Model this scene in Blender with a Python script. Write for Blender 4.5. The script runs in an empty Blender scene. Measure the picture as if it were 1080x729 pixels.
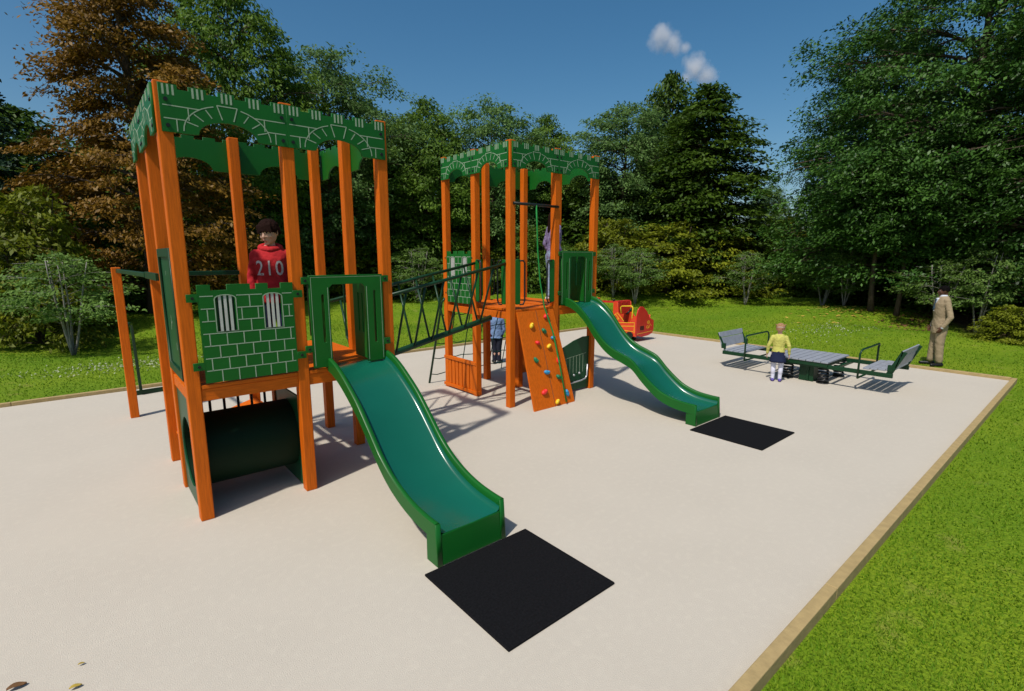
import bpy, bmesh, math, random
import numpy as np
from mathutils import Vector, Matrix, noise
from mathutils.bvhtree import BVHTree
random.seed(7)
S = bpy.context.scene
COL = S.collection
PI = math.pi
V = Vector

# ------------------------------------------------------------------ camera numbers
CAMH = 2.4
YAW = math.radians(-40.286)
PITCH = math.radians(9.877)
FWD = V((-math.sin(YAW), math.cos(YAW), 0)); RGT = V((math.cos(YAW), math.sin(YAW), 0))

def spot(u, depth):
    """ground point that stands in column u of the photograph at a given depth in metres"""
    p = FWD * depth + RGT * ((u - 540) / 537.0 * depth * math.cos(PITCH))
    return p.x, p.y

def height_at(v, depth):
    a = math.atan((364.5 - v) / 537.0) - PITCH
    return CAMH + math.tan(a) * depth

# ------------------------------------------------------------------ materials
MATS = {}
def mat(name, col, rough=.5, var=.12, scale=8, bump=0., bscale=60, coat=0., metal=0., stretch=None,
        col2=None, spec=.3, objrand=0.):
    if name in MATS: return MATS[name]
    m = bpy.data.materials.new(name); m.use_nodes = True
    nt = m.node_tree; N = nt.nodes; L = nt.links
    b = N['Principled BSDF']
    b.inputs['Roughness'].default_value = rough
    b.inputs['Metallic'].default_value = metal
    b.inputs['Specular IOR Level'].default_value = spec
    b.inputs['Coat Weight'].default_value = coat
    b.inputs['Coat Roughness'].default_value = .15
    tc = N.new('ShaderNodeTexCoord'); mp = N.new('ShaderNodeMapping')
    if stretch: mp.inputs['Scale'].default_value = stretch
    L.new(tc.outputs['Object'], mp.inputs['Vector'])
    nz = N.new('ShaderNodeTexNoise'); nz.inputs['Scale'].default_value = scale; nz.inputs['Detail'].default_value = 5
    L.new(mp.outputs[0], nz.inputs['Vector'])
    mx = N.new('ShaderNodeMix'); mx.data_type = 'RGBA'
    c1 = [max(0, c * (1 - var)) for c in col]; c2 = col2 or [min(1, c * (1 + var)) for c in col]
    mx.inputs[6].default_value = (*c1, 1); mx.inputs[7].default_value = (*c2, 1)
    rp = N.new('ShaderNodeValToRGB'); rp.color_ramp.elements[0].position = .32; rp.color_ramp.elements[1].position = .68
    L.new(nz.outputs[0], rp.inputs[0]); L.new(rp.outputs[0], mx.inputs[0])
    out = mx.outputs[2]
    if objrand:
        oi = N.new('ShaderNodeObjectInfo'); hs = N.new('ShaderNodeHueSaturation')
        mr = N.new('ShaderNodeMapRange'); mr.inputs[3].default_value = 1 - objrand; mr.inputs[4].default_value = 1 + objrand
        L.new(oi.outputs['Random'], mr.inputs[0]); L.new(mr.outputs[0], hs.inputs['Value']); L.new(out, hs.inputs['Color']); out = hs.outputs[0]
    L.new(out, b.inputs['Base Color'])
    if bump:
        n2 = N.new('ShaderNodeTexNoise'); n2.inputs['Scale'].default_value = bscale; n2.inputs['Detail'].default_value = 4
        L.new(mp.outputs[0], n2.inputs['Vector'])
        bp = N.new('ShaderNodeBump'); bp.inputs['Strength'].default_value = bump; bp.inputs['Distance'].default_value = .01
        L.new(n2.outputs[0], bp.inputs['Height']); L.new(bp.outputs[0], b.inputs['Normal'])
    MATS[name] = m
    return m

def leafmat(name, ca, cb, trans=.3, rough=.5):
    m = bpy.data.materials.new(name); m.use_nodes = True
    nt = m.node_tree; N = nt.nodes; L = nt.links
    b = N['Principled BSDF']; b.inputs['Roughness'].default_value = rough
    b.inputs['Specular IOR Level'].default_value = .16
    at = N.new('ShaderNodeAttribute'); at.attribute_name = 'tint'
    oi = N.new('ShaderNodeObjectInfo')
    mx = N.new('ShaderNodeMix'); mx.data_type = 'RGBA'
    mx.inputs[6].default_value = (*ca, 1); mx.inputs[7].default_value = (*cb, 1)
    L.new(at.outputs['Fac'], mx.inputs[0])
    hs = N.new('ShaderNodeHueSaturation'); mr = N.new('ShaderNodeMapRange'); mr.inputs[3].default_value = .85; mr.inputs[4].default_value = 1.15
    L.new(oi.outputs['Random'], mr.inputs[0]); L.new(mr.outputs[0], hs.inputs['Value']); L.new(mx.outputs[2], hs.inputs['Color'])
    L.new(hs.outputs[0], b.inputs['Base Color'])
    tr = N.new('ShaderNodeBsdfTranslucent'); L.new(hs.outputs[0], tr.inputs['Color'])
    ms = N.new('ShaderNodeMixShader'); ms.inputs[0].default_value = trans
    L.new(b.outputs[0], ms.inputs[1]); L.new(tr.outputs[0], ms.inputs[2])
    L.new(ms.outputs[0], N['Material Output'].inputs['Surface'])
    return m

ORANGE = mat('orange_wood', (.60, .118, .003), .55, .15, 5, .25, 30, stretch=(14, 14, .9), spec=.2)
ORANGE_H = mat('orange_board', (.60, .118, .003), .55, .15, 5, .25, 30, stretch=(1.5, 14, 14), spec=.2)
GREEN = mat('green_panel', (.005, .105, .010), .45, .08, 3, .05, 200)
DKGREEN = mat('dark_green_panel', (.006, .062, .022), .4, .08, 3, .05, 200)
LINE = mat('pale_groove', (.30, .38, .27), .6, .08, 20)
SLIDE = mat('green_slide_sky_tint', (.004, .100, .060), .25, .05, 2, .02, 300, coat=.3, spec=.55)  # rail plastic again, with the sky's bluish reflection put into the base colour
SLIDE_SIDE = mat('green_slide_rail', (.004, .098, .010), .42, .06, 2, .02, 300, coat=.05)
METAL_G = mat('green_painted_steel', (.004, .036, .012), .42, .1, 6, coat=.05)
BOLT = mat('black_bolt', (.01, .012, .01), .4)
BLACKTUBE = mat('black_tube', (.01, .014, .012), .4, .1)
RUBBER = mat('black_rubber_mat', (.0065, .0065, .0075), .9, .35, 60, .6, 300, spec=.12)
ROPE_G = mat('bright_green_rope', (.012, .22, .04), .7, .2, 60, .4, 200)
ROPE_D = mat('dark_green_rope', (.01, .07, .045), .7, .2, 60, .4, 200)
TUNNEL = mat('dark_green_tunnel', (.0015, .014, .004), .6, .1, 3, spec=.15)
GREYPLANK = mat('grey_composite_plank', (.27, .29, .33), .5, .1, 12, .1, 60)
SPRING = mat('black_spring_steel', (.015, .015, .016), .4)
STEEL = mat('pale_steel', (.5, .5, .52), .35, .05, 5, metal=.6)
TIMBER = mat('pine_edging', (.37, .27, .12), .75, .1, 14, .4, 40)
RED = mat('red_plastic', (.55, .022, .018), .4, .1, 4, coat=.2)  # rider's red; the end board's shade is painted as this darker tone
ORED_SUNLIT = mat('orange_red_sunlit_plastic', (.62, .055, .015), .4, .1, 4, coat=.2)  # same red plastic, sunlight on the side boards painted in as orange
YELLOW = mat('yellow_plastic', (.75, .5, .02), .4, .08, 5)
BLUE = mat('blue_plastic', (.03, .26, .50), .4, .08, 5)
HOLDRED = mat('red_hold', (.75, .03, .03), .4, .08, 5)
HOLDGREEN = mat('green_hold', (.01, .16, .07), .4, .08, 5)
BARK = mat('bark_brown', (.085, .06, .042), .9, .35, 9, .8, 25, stretch=(3, 3, .5))
BARKP = mat('bark_pale', (.26, .24, .21), .9, .3, 12, .6, 30, stretch=(3, 3, .5))

# ------------------------------------------------------------------ mesh building
class MB:
    def __init__(s): s.v = []; s.f = []; s.smooth = []
    def add(s, vs, fs, sm=False):
        o = len(s.v); s.v += [tuple(a) for a in vs]
        s.f += [tuple(i + o for i in f) for f in fs]; s.smooth += [sm] * len(fs)
        return s
    def box(s, x0, x1, y0, y1, z0, z1):
        vs = [(x, y, z) for z in (z0, z1) for y in (y0, y1) for x in (x0, x1)]
        return s.add(vs, [(0, 2, 3, 1), (4, 5, 7, 6), (0, 1, 5, 4), (2, 6, 7, 3), (0, 4, 6, 2), (1, 3, 7, 5)])
    def beam(s, p, q, w, t, up=(0, 0, 1)):
        p = V(p); q = V(q); d = (q - p).normalized(); u = V(up)
        sd = d.cross(u).normalized(); u = sd.cross(d).normalized()
        vs = []
        for c in (p, q):
            for a, b in ((-1, -1), (1, -1), (1, 1), (-1, 1)): vs.append(c + sd * w / 2 * a + u * t / 2 * b)
        return s.add(vs, [(3, 2, 1, 0), (4, 5, 6, 7), (0, 1, 5, 4), (1, 2, 6, 5), (2, 3, 7, 6), (3, 0, 4, 7)])
    def tube(s, pts, r, n=8, caps=True, rad=None):
        pts = [V(p) for p in pts]; vs = []; fs = []
        prev = None
        for i, p in enumerate(pts):
            d = (pts[min(i + 1, len(pts) - 1)] - pts[max(i - 1, 0)]).normalized()
            if prev is None:
                a = V((0, 0, 1)) if abs(d.z) < .9 else V((1, 0, 0)); sd = d.cross(a).normalized()
            else: sd = (prev - d * prev.dot(d)).normalized()
            prev = sd; up = d.cross(sd)
            rr = rad[i] if rad else r
            for k in range(n):
                an = 2 * PI * k / n; vs.append(p + (sd * math.cos(an) + up * math.sin(an)) * rr)
        for i in range(len(pts) - 1):
            for k in range(n):
                a = i * n + k; b = i * n + (k + 1) % n; fs.append((a, b, b + n, a + n))
        s.add(vs, fs, True)
        if caps:
            o = len(s.v) - len(vs)
            s.f.append(tuple(o + k for k in reversed(range(n)))); s.smooth.append(False)
            e = o + (len(pts) - 1) * n
            s.f.append(tuple(e + k for k in range(n))); s.smooth.append(False)
        return s
    def ball(s, c, r, nu=12, nv=8, M=None):
        c = V(c); r = V(r) if hasattr(r, '__len__') else V((r, r, r)); vs = []; fs = []
        for j in range(nv + 1):
            t = PI * j / nv
            for i in range(nu):
                p = 2 * PI * i / nu
                q = V((r.x * math.sin(t) * math.cos(p), r.y * math.sin(t) * math.sin(p), r.z * math.cos(t)))
                if M: q = M @ q
                vs.append(c + q)
        for j in range(nv):
            for i in range(nu):
                a = j * nu + i; b = j * nu + (i + 1) % nu; fs.append((a, a + nu, b + nu, b))
        return s.add(vs, fs, True)
    def capsule(s, p, q, r0, r1, n=10):
        p = V(p); q = V(q); d = (q - p); L = d.length; d = d / max(L, 1e-6)
        pts = []; rad = []
        for k in range(4):
            a = PI / 2 * k / 4; pts.append(p - d * r0 * math.cos(a)); rad.append(max(.0006, r0 * math.sin(a)))
        pts.append(p); rad.append(r0); pts.append(q); rad.append(r1)
        for k in range(1, 5):
            a = PI / 2 * k / 4; pts.append(q + d * r1 * math.sin(a)); rad.append(max(.0006, r1 * math.cos(a)))
        return s.tube(pts, r0, n, True, rad)
    def rings(s, R, n=16, M=None):
        """R: list of (cx,cy,z,rx,ry) stacked ellipses"""
        vs = []; fs = []
        for (cx, cy, z, rx, ry) in R:
            for k in range(n):
                a = 2 * PI * k / n; q = V((cx + rx * math.cos(a), cy + ry * math.sin(a), z)); vs.append(M @ q if M else q)
        for i in range(len(R) - 1):
            for k in range(n):
                a = i * n + k; b = i * n + (k + 1) % n; fs.append((a, b, b + n, a + n))
        fs.append(tuple(reversed(range(n)))); e = (len(R) - 1) * n; fs.append(tuple(e + k for k in range(n)))
        return s.add(vs, fs, True)
    def mesh(s, name='m'):
        me = bpy.data.meshes.new(name); me.from_pydata(s.v, [], s.f); me.update()
        me.polygons.foreach_set('use_smooth', s.smooth)
        return me
    def build(s, name, m, parent=None, bevel=0., recalc=True):
        me = s.mesh(name)
        return link(name, me, m, parent, bevel, recalc)

def link(name, me, m, parent=None, bevel=0., recalc=True, local=False):
    if recalc:
        bm = bmesh.new(); bm.from_mesh(me); bmesh.ops.recalc_face_normals(bm, faces=bm.faces); bm.to_mesh(me); bm.free()
    if m is not None:
        me.materials.clear(); me.materials.append(m)
    o = bpy.data.objects.new(name, me); COL.objects.link(o)
    if parent is not None:
        W = world_of(parent)
        if not local: me.transform(W.inverted())
        o.parent = parent
    if bevel:
        b = o.modifiers.new('bevel', 'BEVEL'); b.width = bevel; b.segments = 2; b.limit_method = 'ANGLE'; b.angle_limit = math.radians(40)
    return o

def world_of(o):
    M = o.matrix_basis
    return world_of(o.parent) @ M if o.parent else M

def tag(o, label, cat, group=None, kind=None):
    if label: o['label'] = label
    if cat: o['category'] = cat
    if group: o['group'] = group
    if kind: o['kind'] = kind
    return o

def thing(name, label, cat, loc=(0, 0, 0), group=None, rz=0):
    o = bpy.data.objects.new(name, None); COL.objects.link(o); o.location = loc; o.rotation_euler = (0, 0, rz)
    o.empty_display_size = .2
    return tag(o, label, cat, group)

def structure(o): o['kind'] = 'structure'; return o

def mod_mesh(me, mods):
    o = bpy.data.objects.new('tmp', me); COL.objects.link(o)
    for t, kw in mods:
        m = o.modifiers.new(t, t)
        for k, v in kw.items(): setattr(m, k, v)
    dg = bpy.context.evaluated_depsgraph_get(); dg.update()
    r = bpy.data.meshes.new_from_object(o.evaluated_get(dg))
    bpy.data.objects.remove(o); bpy.data.meshes.remove(me)
    return r

def plate_mesh(loops, thick, M, bevel=.003):
    """flat board with any outline and holes: loops of (a,b); M maps (a,b,depth) to the world"""
    cu = bpy.data.curves.new('c', 'CURVE'); cu.dimensions = '2D'; cu.fill_mode = 'BOTH'
    cu.extrude = max(thick / 2 - bevel, .0005); cu.bevel_depth = bevel; cu.bevel_resolution = 1; cu.offset = -bevel
    for lp in loops:
        sp = cu.splines.new('POLY'); sp.points.add(len(lp) - 1)
        for p, (a, b) in zip(sp.points, lp): p.co = (a, b, 0, 1)
        sp.use_cyclic_u = True
    o = bpy.data.objects.new('c', cu); COL.objects.link(o)
    dg = bpy.context.evaluated_depsgraph_get(); dg.update()
    me = bpy.data.meshes.new_from_object(o.evaluated_get(dg))
    bpy.data.objects.remove(o); bpy.data.curves.remove(cu)
    me.transform(M)
    bm = bmesh.new(); bm.from_mesh(me); bmesh.ops.remove_doubles(bm, verts=bm.verts, dist=1e-5); bm.to_mesh(me); bm.free()
    return me

def facing(axis, c):
    """plane frames: (a,b,d) -> world, d points outward.  'y-' faces -y at y=c, 'x-' faces -x at x=c ..."""
    if axis == 'y-': return Matrix(((1, 0, 0, 0), (0, 0, -1, c), (0, 1, 0, 0), (0, 0, 0, 1)))
    if axis == 'y+': return Matrix(((1, 0, 0, 0), (0, 0, 1, c), (0, 1, 0, 0), (0, 0, 0, 1)))
    if axis == 'x-': return Matrix(((0, 0, -1, c), (1, 0, 0, 0), (0, 1, 0, 0), (0, 0, 0, 1)))
    if axis == 'x+': return Matrix(((0, 0, 1, c), (1, 0, 0, 0), (0, 1, 0, 0), (0, 0, 0, 1)))

def plate(name, loops, thick, M, m, parent, bevel=.003):
    return link(name, plate_mesh(loops, thick, M, bevel), m, parent)

def strips(segs, w, d, M):
    """grooved line art as thin raised ribbons on a board; every ribbon has its own tiny height"""
    mb = MB()
    for k, pl in enumerate(segs):
        h = d + .0008 + .00022 * (k % 9)
        n = len(pl); L = []; R = []
        for i, p in enumerate(pl):
            a = V((*pl[max(i - 1, 0)], 0)); b = V((*pl[min(i + 1, n - 1)], 0)); t = (b - a).normalized(); nn = V((-t.y, t.x, 0)) * w / 2
            L.append(V((*p, 0)) + nn); R.append(V((*p, 0)) - nn)
        vs = []
        for l, r in zip(L, R):
            for q in (l, r): vs.append(M @ V((q.x, q.y, h)))
            for q in (l, r): vs.append(M @ V((q.x, q.y, d - .003)))
        fs = []
        for i in range(n - 1):
            o = 4 * i; fs += [(o, o + 1, o + 5, o + 4), (o, o + 4, o + 6, o + 2), (o + 1, o + 3, o + 7, o + 5)]
        fs += [(0, 2, 3, 1), (4 * n - 4, 4 * n - 3, 4 * n - 1, 4 * n - 2)]
        mb.add(vs, fs)
    return mb

def paint(o, mb, m):
    """join flat line art (a pattern on the board) into the board's own mesh as a second material"""
    W = world_of(o).inverted(); me = mb.mesh(); me.transform(W)
    bm = bmesh.new(); bm.from_mesh(me); bmesh.ops.recalc_face_normals(bm, faces=bm.faces)
    if m.name not in [x.name for x in o.data.materials]: o.data.materials.append(m)
    idx = [x.name for x in o.data.materials].index(m.name)
    for f in bm.faces: f.material_index = idx
    tmp = bpy.data.meshes.new('t'); bm.to_mesh(tmp); bm.free()
    b2 = bmesh.new(); b2.from_mesh(o.data); b2.from_mesh(tmp); b2.to_mesh(o.data); b2.free()
    bpy.data.meshes.remove(tmp); bpy.data.meshes.remove(me)

def rect(a0, a1, b0, b1): return [(a0, b0), (a1, b0), (a1, b1), (a0, b1)]
def rrect(a0, a1, b0, b1, r, n=5):
    o = []
    for cx, cy, s in ((a1 - r, b0 + r, -90), (a1 - r, b1 - r, 0), (a0 + r, b1 - r, 90), (a0 + r, b0 + r, 180)):
        for k in range(n + 1):
            t = math.radians(s + 90 * k / n); o.append((cx + r * math.cos(t), cy + r * math.sin(t)))
    return o

# ------------------------------------------------------------------ crown (castle parapet) panels
def crown_panel(parent, axis, c, a0, a1, zb, lines=True, jit=0):
    """a0..a1 along the wall, zb bottom; ~.39 m high with five battlements and an arch cut in the bottom"""
    M = facing(axis, c); W = a1 - a0; top = zb + .37; gap = zb + .336
    F = lambda t: a0 + t * W
    lp = [(F(0), zb)]
    lp.append((F(.235), zb))
    for k in range(0, 13):
        t = PI - PI * k / 12; lp.append((F(.5) + .235 * W * math.cos(t), zb + .005 + .125 * math.sin(t)))
    lp += [(F(.765), zb), (F(1), zb)]
    tops = [(1, .865), (.70, .565 + .0), (.435 + .02, .345 - .02)]
    mer = [(.0, .135), (.215, .345), (.435, .565), (.655, .785), (.865, 1.)]
    for (m0, m1) in reversed(mer):
        lp += [(F(m1), gap if m1 < 1 else top), (F(m1), top), (F(m0), top), (F(m0), gap if m0 > 0 else top)]
    cl = []
    for p in lp:
        if not cl or (abs(cl[-1][0] - p[0]) + abs(cl[-1][1] - p[1])) > 1e-5: cl.append(p)
    pn = plate('crown_panel', [cl], .02, M, GREEN, parent, .002)
    d = .01
    if lines:
        seg = []
        z1, z2 = zb + .205, zb + .105
        arc = [(F(.5) + .345 * W * math.cos(t), zb + .02 + .238 * math.sin(t)) for t in [PI - PI * k / 20 for k in range(21)]]
        def hit(z):
            s = (z - zb - .02) / .238; return .345 * math.sqrt(max(0, 1 - s * s))
        x1 = hit(z1); x2 = hit(z2)
        key = [(F(.435), zb + .235), (F(.565), zb + .235)]
        seg.append([(F(.02), z1), (F(.5 - x1), z1)]); seg.append([(F(.5 + x1), z1), (F(.98), z1)])
        seg.append([(F(.02), z2), (F(.5 - x2), z2)]); seg.append([(F(.5 + x2), z2), (F(.98), z2)])
        seg.append([p for p in arc if p[0] < F(.445)]); seg.append([p for p in arc if p[0] > F(.555)])
        seg.append([(F(.42), zb + .262), (F(.58), zb + .262)])
        seg.append([(F(.42), zb + .262), (F(.455), zb + .15)]); seg.append([(F(.58), zb + .262), (F(.545), zb + .15)])
        for an in (160, 140, 120, 60, 40, 20):
            t = math.radians(an)
            seg.append([(F(.5) + .25 * W * math.cos(t), zb + .02 + .15 * math.sin(t)), (F(.5) + .34 * W * math.cos(t), zb + .02 + .222 * math.sin(t))])
        for t in (.2,): seg.append([(F(t), z2), (F(t), z1)]); seg.append([(F(1 - t), z2), (F(1 - t), z1)])
        for t in (.11,): seg.append([(F(t), zb + .01), (F(t), z2)]); seg.append([(F(1 - t), zb + .01), (F(1 - t), z2)])
        paint(pn, strips(seg, .008, d, M), LINE)
        st = []
        for (m0, m1) in mer:
            mc = (F(m0) + F(m1)) / 2
            for k in (-1, 0, 1): st.append([(mc + k * .034, top - .085), (mc + k * .034, top - .006)])
        paint(pn, strips(st, .015, d, M), LINE)
    for t in (.045, .955):
        for z in (zb + .05, zb + .25):
            p = M @ V((F(t), z, d)); q = M @ V((F(t), z, d + .008)); MB().tube([p, q], .016, 8).build('bolt', BOLT, pn)
    return pn

def post(parent, x, y, z0, z1, w=.11):
    return MB().box(x - w / 2, x + w / 2, y - w / 2, y + w / 2, z0, z1).build('post', ORANGE, parent, .008)

def planks(name, x0, x1, y0, y1, z, t, n, m, parent, along='x', gap=.006):
    mb = MB()
    for k in range(n):
        if along == 'x':
            a = y0 + (y1 - y0) * k / n; b = y0 + (y1 - y0) * (k + 1) / n - gap; mb.box(x0, x1, a, b, z - t, z)
        else:
            a = x0 + (x1 - x0) * k / n; b = x0 + (x1 - x0) * (k + 1) / n - gap; mb.box(a, b, y0, y1, z - t, z)
    return mb.build(name, m, parent, .003)

BARW = mat('pale_window_bar', (.48, .48, .44), .5, .06, 20)
def brick_wall_panel(parent, axis, c, a0, a1, z0, z1, brackets=True):
    """green wall panel with bricks, two barred windows and battlements"""
    M = facing(axis, c); W = a1 - a0; H = z1 - z0
    F = lambda t: a0 + t * W
    zt = z1 - .05
    def win(t0, t1):
        lo, hi = z0 + H * .52, z0 + H * .855
        n = 8; r = (F(t1) - F(t0)) / 2; cx = (F(t0) + F(t1)) / 2
        return [(F(t0), lo), (F(t1), lo)] + [(cx + r * math.cos(t), hi + .035 * math.sin(t)) for t in [PI * k / n for k in range(n + 1)]]
    wins = ((.17, .36), (.67, .855))
    out = [(F(0), z0), (F(1), z0)]
    for (m0, m1) in reversed([(.0, .13), (.29, .53), (.59, .72), (.86, 1.)]):
        out += [(F(m1), zt), (F(m1), z1), (F(m0), z1), (F(m0), zt)]
    cl = []
    for p in out:
        if not cl or (abs(cl[-1][0] - p[0]) + abs(cl[-1][1] - p[1])) > 1e-5: cl.append(p)
    pn = plate('castle_panel', [cl] + [win(*w) for w in wins], .02, M, GREEN, parent, .002)
    seg = []; rows = 7; zr = [z0 + (zt - .05 - z0) * k / rows for k in range(rows + 1)]
    def clear(t, z):
        return all(not (w0 - .015 < t < w1 + .015 and z0 + H * .51 < z < z0 + H * .9) for w0, w1 in wins)
    for z in zr[1:]:
        t = .0; cur = [] 
        run = None
        for k in range(101):
            t = k / 100
            if clear(t, z) and .01 < t < .99:
                if run is None: run = t
                last = t
            elif run is not None:
                seg.append([(F(run), z), (F(last), z)]); run = None
    for r in range(rows):
        off = .17 if r % 2 == 0 else .08
        for k in range(7):
            t = off + k * .172
            if t < .97 and clear(t, (zr[r] + zr[r + 1]) / 2): seg.append([(F(t), zr[r]), (F(t), zr[r + 1])])
    for w in wins:
        l = win(w[0] - .012, w[1] + .012); seg.append(l + [l[0], l[1]])
    paint(pn, strips(seg, .008, .01, M), LINE)
    for w in wins:
        for k in (.22, .5, .78):
            mb = MB()
            t = w[0] + (w[1] - w[0]) * k
            p = M @ V((F(t) - .011, z0 + H * .51, -.012)); q = M @ V((F(t) + .011, z0 + H * .895, .006))
            mb.box(min(p.x, q.x), max(p.x, q.x), min(p.y, q.y), max(p.y, q.y), p.z, q.z)
            mb.build('window_bar', BARW, pn)
    link('window_backing', plate_mesh([rect(F(wins[0][0]) - .02, F(wins[0][1]) + .02, z0 + H * .50, z0 + H * .93)], .006, M @ Matrix.Translation((0, 0, -.03)), .001), DKGREEN, pn)
    if brackets: panel_brackets(pn, M, a0, a1, (z0 + .18 * H, z0 + .87 * H))
    return pn

def panel_brackets(pn, M, a0, a1, zs, reach=.085):
    for s, a in ((-1, a0), (1, a1)):
        for z in zs:
            l = a - reach if s < 0 else a - .004; r = a + .004 if s < 0 else a + reach
            o = plate('bracket', [rect(l, r, z - .035, z + .035)], .016, M @ Matrix.Translation((0, 0, .004)), GREEN, pn, .002)
            b = MB(); cx = (l + r) / 2
            b.tube([M @ V((cx, z, .01)), M @ V((cx, z, .022))], .013, 8); b.build('bolt', BOLT, pn)

def hood(parent, c, a0, a1, z0, z1):
    """slide entrance: front board with opening and slots, two slotted side boards and a roof strip behind"""
    M = facing('y-', c); W = a1 - a0
    op = [(a0 + .255 * W, z0 - .01), (a0 + .745 * W, z0 - .01), (a0 + .745 * W, z1 - .13), (a0 + .70 * W, z1 - .095), (a0 + .31 * W, z1 - .095), (a0 + .255 * W, z1 - .13)]
    out = [(a0, z0), (a0 + .255 * W, z0), (a0 + .255 * W, z1 - .13), (a0 + .30 * W, z1 - .095), (a0 + .70 * W, z1 - .095), (a0 + .745 * W, z1 - .13), (a0 + .745 * W, z0), (a1, z0), (a1, z1), (a0, z1)]
    sl = [rrect(a0 + .15 * W, a0 + .185 * W, z0 + .25, z1 - .19, .012, 3), rrect(a0 + .86 * W, a0 + .895 * W, z0 + .2, z1 - .17, .012, 3)]
    e = plate('slide_hood', [out] + sl, .022, M, GREEN, parent)
    EL = strips([[(a0 + .02, z0 + .02), (a0 + .02, z1 - .02), (a1 - .02, z1 - .02), (a1 - .02, z0 + .02)],
            [(a0 + .235 * W, z0 + .02), (a0 + .235 * W, z1 - .125)], [(a0 + .765 * W, z0 + .02), (a0 + .765 * W, z1 - .125)]], .005, .011, M); paint(e, EL, LINE)
    d0, d1 = c + .012, c + .36
    for x in (a0 + .215 * W, a0 + .785 * W):
        Mx = facing('x-', x)
        plate('hood_side', [rect(d0, d1, z0 + .02, z1 - .04), rrect(d0 + .1, d0 + .13, z0 + .3, z1 - .2, .012, 3), rrect(d0 + .2, d0 + .23, z0 + .3, z1 - .2, .012, 3)], .02, Mx, GREEN, e)
    MB().box(a0 + .01, a1 - .01, d0, d0 + .16, z1 - .035, z1 - .012).build('hood_roof', GREEN, e, .003)
    panel_brackets(e, M, a0, a1, (z0 + .2, z1 - .05), .07)
    return e

def slide(parent, prof, xa, xb, w, deckz, depth=.13):
    """prof: (y, z of rail top); centre line goes from xa (top) to xb (foot)"""
    P = []
    for i in range(len(prof) - 1):      # Catmull-Rom resample
        p0 = prof[max(i - 1, 0)]; p1 = prof[i]; p2 = prof[i + 1]; p3 = prof[min(i + 2, len(prof) - 1)]
        for k in range(6):
            t = k / 6; a = []
            for j in (0, 1):
                a.append(.5 * (2 * p1[j] + (p2[j] - p0[j]) * t + (2 * p0[j] - 5 * p1[j] + 4 * p2[j] - p3[j]) * t * t + (-p0[j] + 3 * p1[j] - 3 * p2[j] + p3[j]) * t ** 3))
            P.append(tuple(a))
    P.append(prof[-1])
    y0, y1 = P[0][0], P[-1][0]
    cs = [(-1, -.0), (-.97, .008), (-.90, .008), (-.87, -.004), (-.86, -.05), (-.83, -.085), (-.77, -.097), (0, -.102), (.77, -.097), (.83, -.085), (.86, -.05), (.87, -.004), (.90, .008), (.97, .008), (1, 0)]
    bed = MB(); side = MB(); n = len(P); hw = w / 2
    def cx(y): return xa + (xb - xa) * (y - y0) / (y1 - y0)
    vb = []; ii = range(4, 11)
    for (y, z) in P:
        for i in ii: vb.append((cx(y) + cs[i][0] * hw, y, z + cs[i][1]))
    m = len(ii); fb = [(i * m + k, i * m + k + 1, (i + 1) * m + k + 1, (i + 1) * m + k) for i in range(n - 1) for k in range(m - 1)]
    bed.add(vb, fb, True)
    for s in (0, 1):
        idx = [0, 1, 2, 3, 4] if s == 0 else [10, 11, 12, 13, 14]
        vs = []
        for (y, z) in P:
            ring = [(cs[i][0] * hw, cs[i][1]) for i in idx]
            inner = ring[-1] if s == 0 else ring[0]; outer = ring[0] if s == 0 else ring[-1]
            ring = ring + ([(inner[0], -depth), (outer[0], -depth)] if s == 0 else [(outer[0], -depth), (inner[0], -depth)])
            for a, b in ring: vs.append((cx(y) + a, y, z + b))
        m = 7; fs = [(i * m + k, i * m + (k + 1) % m, (i + 1) * m + (k + 1) % m, (i + 1) * m + k) for i in range(n - 1) for k in range(m)]
        fs += [tuple(range(m)), tuple(reversed(range((n - 1) * m, n * m)))]
        side.add(vs, fs, True)
    # underside
    vs = []
    for (y, z) in P: vs += [(cx(y) - .86 * hw, y, z - depth + .004), (cx(y) + .86 * hw, y, z - depth + .004)]
    side.add(vs, [(2 * i, 2 * i + 1, 2 * i + 3, 2 * i + 2) for i in range(n - 1)], True)
    sl = side.build('slide', SLIDE_SIDE, parent)
    es = sl.modifiers.new('es', 'EDGE_SPLIT'); es.split_angle = math.radians(50)
    b = bed.build('slide_bed', SLIDE, sl)
    # foot block under the run-out
    yf, zf = P[-1]; f = MB()
    x0, x1 = cx(yf) - hw, cx(yf) + hw
    lp = [(yf - .035, 0), (yf + .13, 0), (yf + .13, zf - .11), (yf + .02, zf - .1), (yf + .0, zf - .005)]
    for a, b_ in ((x0, x0 + .05), (x1 - .05, x1)):
        Mx = facing('x-', (a + b_) / 2)
        me = plate_mesh([[(yf - .03, 0.002), (yf + .135, 0.002), (yf + .135, zf - .10), (yf + .004, zf - .004), (yf - .004, zf - .004)]], .05, Mx, .006)
        link('foot_cheek', me, SLIDE_SIDE, sl)
    f.add([(x0 + .05, yf - .028, .002), (x1 - .05, yf - .028, .002), (x1 - .05, yf - .004, zf - .1), (x0 + .05, yf - .004, zf - .1),
           (x0 + .05, yf + .1, .002), (x1 - .05, yf + .1, .002), (x1 - .05, yf + .1, zf - .12), (x0 + .05, yf + .1, zf - .12)],
          [(0, 1, 2, 3), (4, 7, 6, 5), (3, 2, 6, 7), (0, 3, 7, 4), (1, 5, 6, 2), (0, 4, 5, 1)])
    f.build('foot_block', SLIDE_SIDE, sl, .008)
    return sl

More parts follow.
